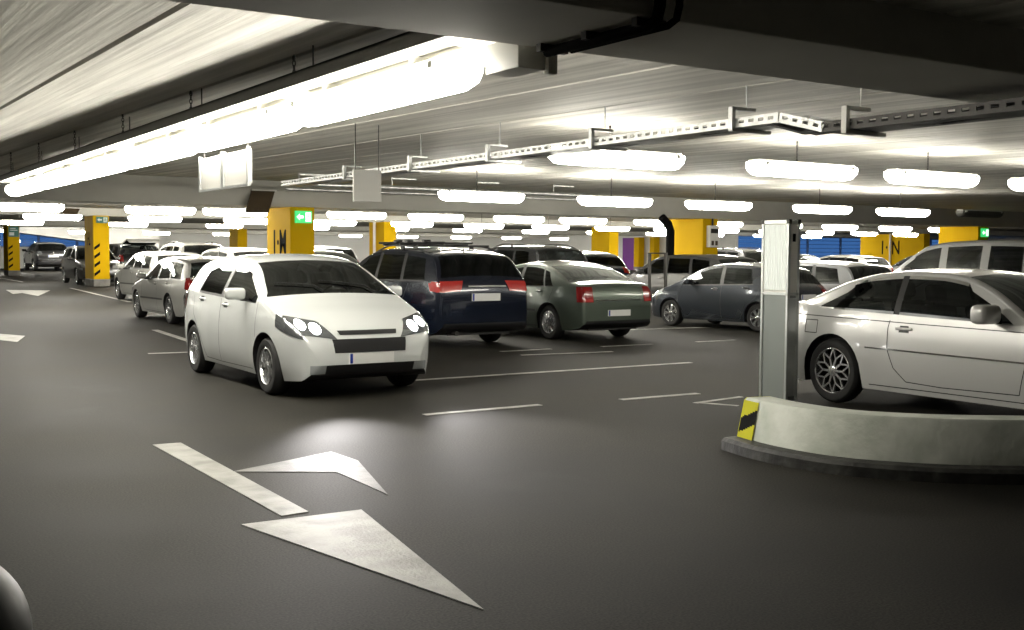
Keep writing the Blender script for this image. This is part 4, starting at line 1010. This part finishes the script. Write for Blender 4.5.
def opengate(root, S):
    b = bmesh.new(); v0 = Vector((-S.L / 2 + .55, 0, 1.46)); 
    pts = [(0, -.62, 0), (0, .62, 0), (-.75, .60, .18), (-.75, -.60, .18), (-1.02, .56, .08), (-1.02, -.56, .08)]
    V = [b.verts.new(v0 + Vector(p)) for p in pts]; W = [b.verts.new(v0 + Vector(p) + Vector((0, 0, -.05))) for p in pts]
    for q, mi in (((0, 1, 2, 3), 1), ((3, 2, 4, 5), 0)): b.faces.new([V[k] for k in q]).material_index = mi; b.faces.new([W[k] for k in q][::-1]).material_index = mi
    for i, j in ((0, 1), (1, 2), (2, 4), (4, 5), (5, 3), (3, 0)): b.faces.new((V[i], V[j], W[j], W[i]))
    obj('open_tailgate', b, [white, M['glassdark']], root)
car('wagon', 'dark car with its tailgate raised in the far left row', 'car', (13.95, 57.1, 0), 90, P_('graphite', (.03, .032, .032)), 1.25, extra=opengate, skip=('rear_window', 'roof_rail'))
car('wagon', 'silver car with rounded roof just left of the 1-M column', 'car', (11.3, 33.4, 0), 90, silver2, 1.08, skip=('roof_rail',))
car('liftback', 'dark car with pale roof edge just right of the 1-M column', 'car', (13.6, 32.7, 0), 90, P_('graphite', (.03, .032, .032)), 1.06)
car('suv', 'white-roofed car in the far row left of the blue estate roof bars', 'car', (17.5, 41.4, 0), 90, white, 1.0, skip=('roof_rail',))
car('suv', 'dark grey off-roader behind the green saloon, headrests showing', 'car', (15.15, 23.3, 0), 90, P_('charcoal', (.05, .052, .055), .25, .4), .98)
car('hatch', 'dark blue hatchback in front of the white wall', 'car', (21.05, 29.2, 0), 90, P_('navy', (.012, .02, .05), .25, .3), 1.06)
car('wagon', 'dull grey estate seen side-on beyond the green saloon', 'car', (19.95, 22.5, 0), 90, P_('dull_grey', (.05, .05, .048), .35, .3), 1.0, skip=('roof_rail',))
car('suv', 'dark off-roader behind the roof of the dark hatchback', 'car', (29.9, 31.6, 0), 90, P_('charcoal', (.05, .052, .055)), 1.0)
car('wagon', 'pale silver estate with dark rear window behind the pylon', 'car', (18.4, 17.0, 0), 90, P_('ice_silver', (.45, .46, .48), .28, .2), .92, skip=('roof_rail',))
car('liftback', 'dark saloon with pale roof line left of the grey van', 'car', (22.7, 21.6, 0), 90, P_('graphite', (.03, .032, .032)), .96)
car('wagon', 'dark car beneath the blue windows, right of the pylon', 'car', (33.3, 32.6, 0), 90, P_('graphite', (.03, .032, .032)), 1.05)
car('wagon', 'pale car below the yellow 1-N pier', 'car', (38.0, 33., 0), 90, silver2, 1.0)
car('van', 'tall grey van with square windows behind the silver coupe', 'van', (20.95, 14.75, 0), 90, P_('van_grey', (.22, .22, .215), .4, .2), 1.0, name='van')
def diamond(root, S):
    b = bmesh.new(); x = -S.L / 2 - .02
    b.faces.new([b.verts.new(p) for p in ((x, 0, 1.02), (x, .05, .95), (x, 0, .88), (x, -.05, .95))]); obj('badge', b, M['chrome'], root)
car('hatch', 'black hatchback with white plate between the two striped columns', 'car', (15.6, 87.2, 0), 90, P_('black', (.012, .012, .014), .25, .2), 1.4, extra=diamond, swap={'tail_light': M['lampdark']})
car('suv', 'grey car peeking out behind the nearer striped column', 'car', (11.3, 52.6, 0), -90, P_('mid_grey', (.1, .1, .1), .3, .3), 1.0, skip=('roof_rail',))
car('liftback', 'dark car at the left edge beyond the farthest striped column', 'car', (10.4, 84., 0), 90, P_('graphite', (.03, .032, .032)), 1.3)
car('wagon', 'dark car low beneath the blue window band on the far right', 'car', (44., 33., 0), 90, P_('charcoal', (.05, .052, .055)), 1.05)

# the pale car driving down the lane with its headlights on
MX, MY = 4.95, 12.3
mc = car('hatch', 'pale white hatchback driving down the lane with headlights on', 'car', (MX, MY, 0), -90, P_('pearl', (.60, .62, .61), .26, .05), .985, swap={'headlight': M['lampdark'], 'headlight_bulb': M['lenslit']})
for s in (1, -1):
    l = bpy.data.lights.new('headlight_beam', 'SPOT'); l.energy = 480; l.spot_size = math.radians(46); l.spot_blend = 1.; l.color = (1, .96, .95); l.shadow_soft_size = .08
    o = bpy.data.objects.new('headlight_beam', l); C.objects.link(o); o.location = (MX + s * .56, MY - 2.05, .68)
    o.rotation_euler = (math.radians(90 - 9.5), 0, math.radians(170 + 3 * s))

# ------------------------------------------------------------------ world, camera
w = bpy.data.worlds.new('World'); bpy.context.scene.world = w; w.use_nodes = True
bg = w.node_tree.nodes['Background']; bg.inputs['Color'].default_value = (.065, .18, .46, 1); bg.inputs['Strength'].default_value = 1.
f, pit, roll, th, h = 1114.45, .0557894, .00563388, .5728168, 1.4922
fw = Vector((0, math.cos(pit), -math.sin(pit))); rt = Vector((1, 0, 0)); up = rt.cross(fw)
r2 = rt * math.cos(roll) + up * math.sin(roll); u2 = up * math.cos(roll) - rt * math.sin(roll)
Rz = Matrix.Rotation(-th, 3, 'Z')
fw, r2, u2 = Rz @ fw, Rz @ r2, Rz @ u2
cam = bpy.data.cameras.new('camera'); co = bpy.data.objects.new('camera', cam); C.objects.link(co)
cam.sensor_width = 36; cam.lens = f / 1024 * 36; cam.clip_end = 400; cam.clip_start = .05
co.matrix_world = Matrix((( r2.x, u2.x, -fw.x, 0), (r2.y, u2.y, -fw.y, 0), (r2.z, u2.z, -fw.z, h), (0, 0, 0, 1)))
sc = bpy.context.scene; sc.camera = co
sc.view_settings.view_transform = 'Standard'; sc.view_settings.look = 'None'; sc.view_settings.gamma = 1; sc.view_settings.use_curve_mapping = False
sc.view_settings.exposure = 0.
sc.cycles.use_denoising = True
sc.cycles.max_bounces = 8; sc.cycles.transparent_max_bounces = 16; sc.cycles.sample_clamp_indirect = 6
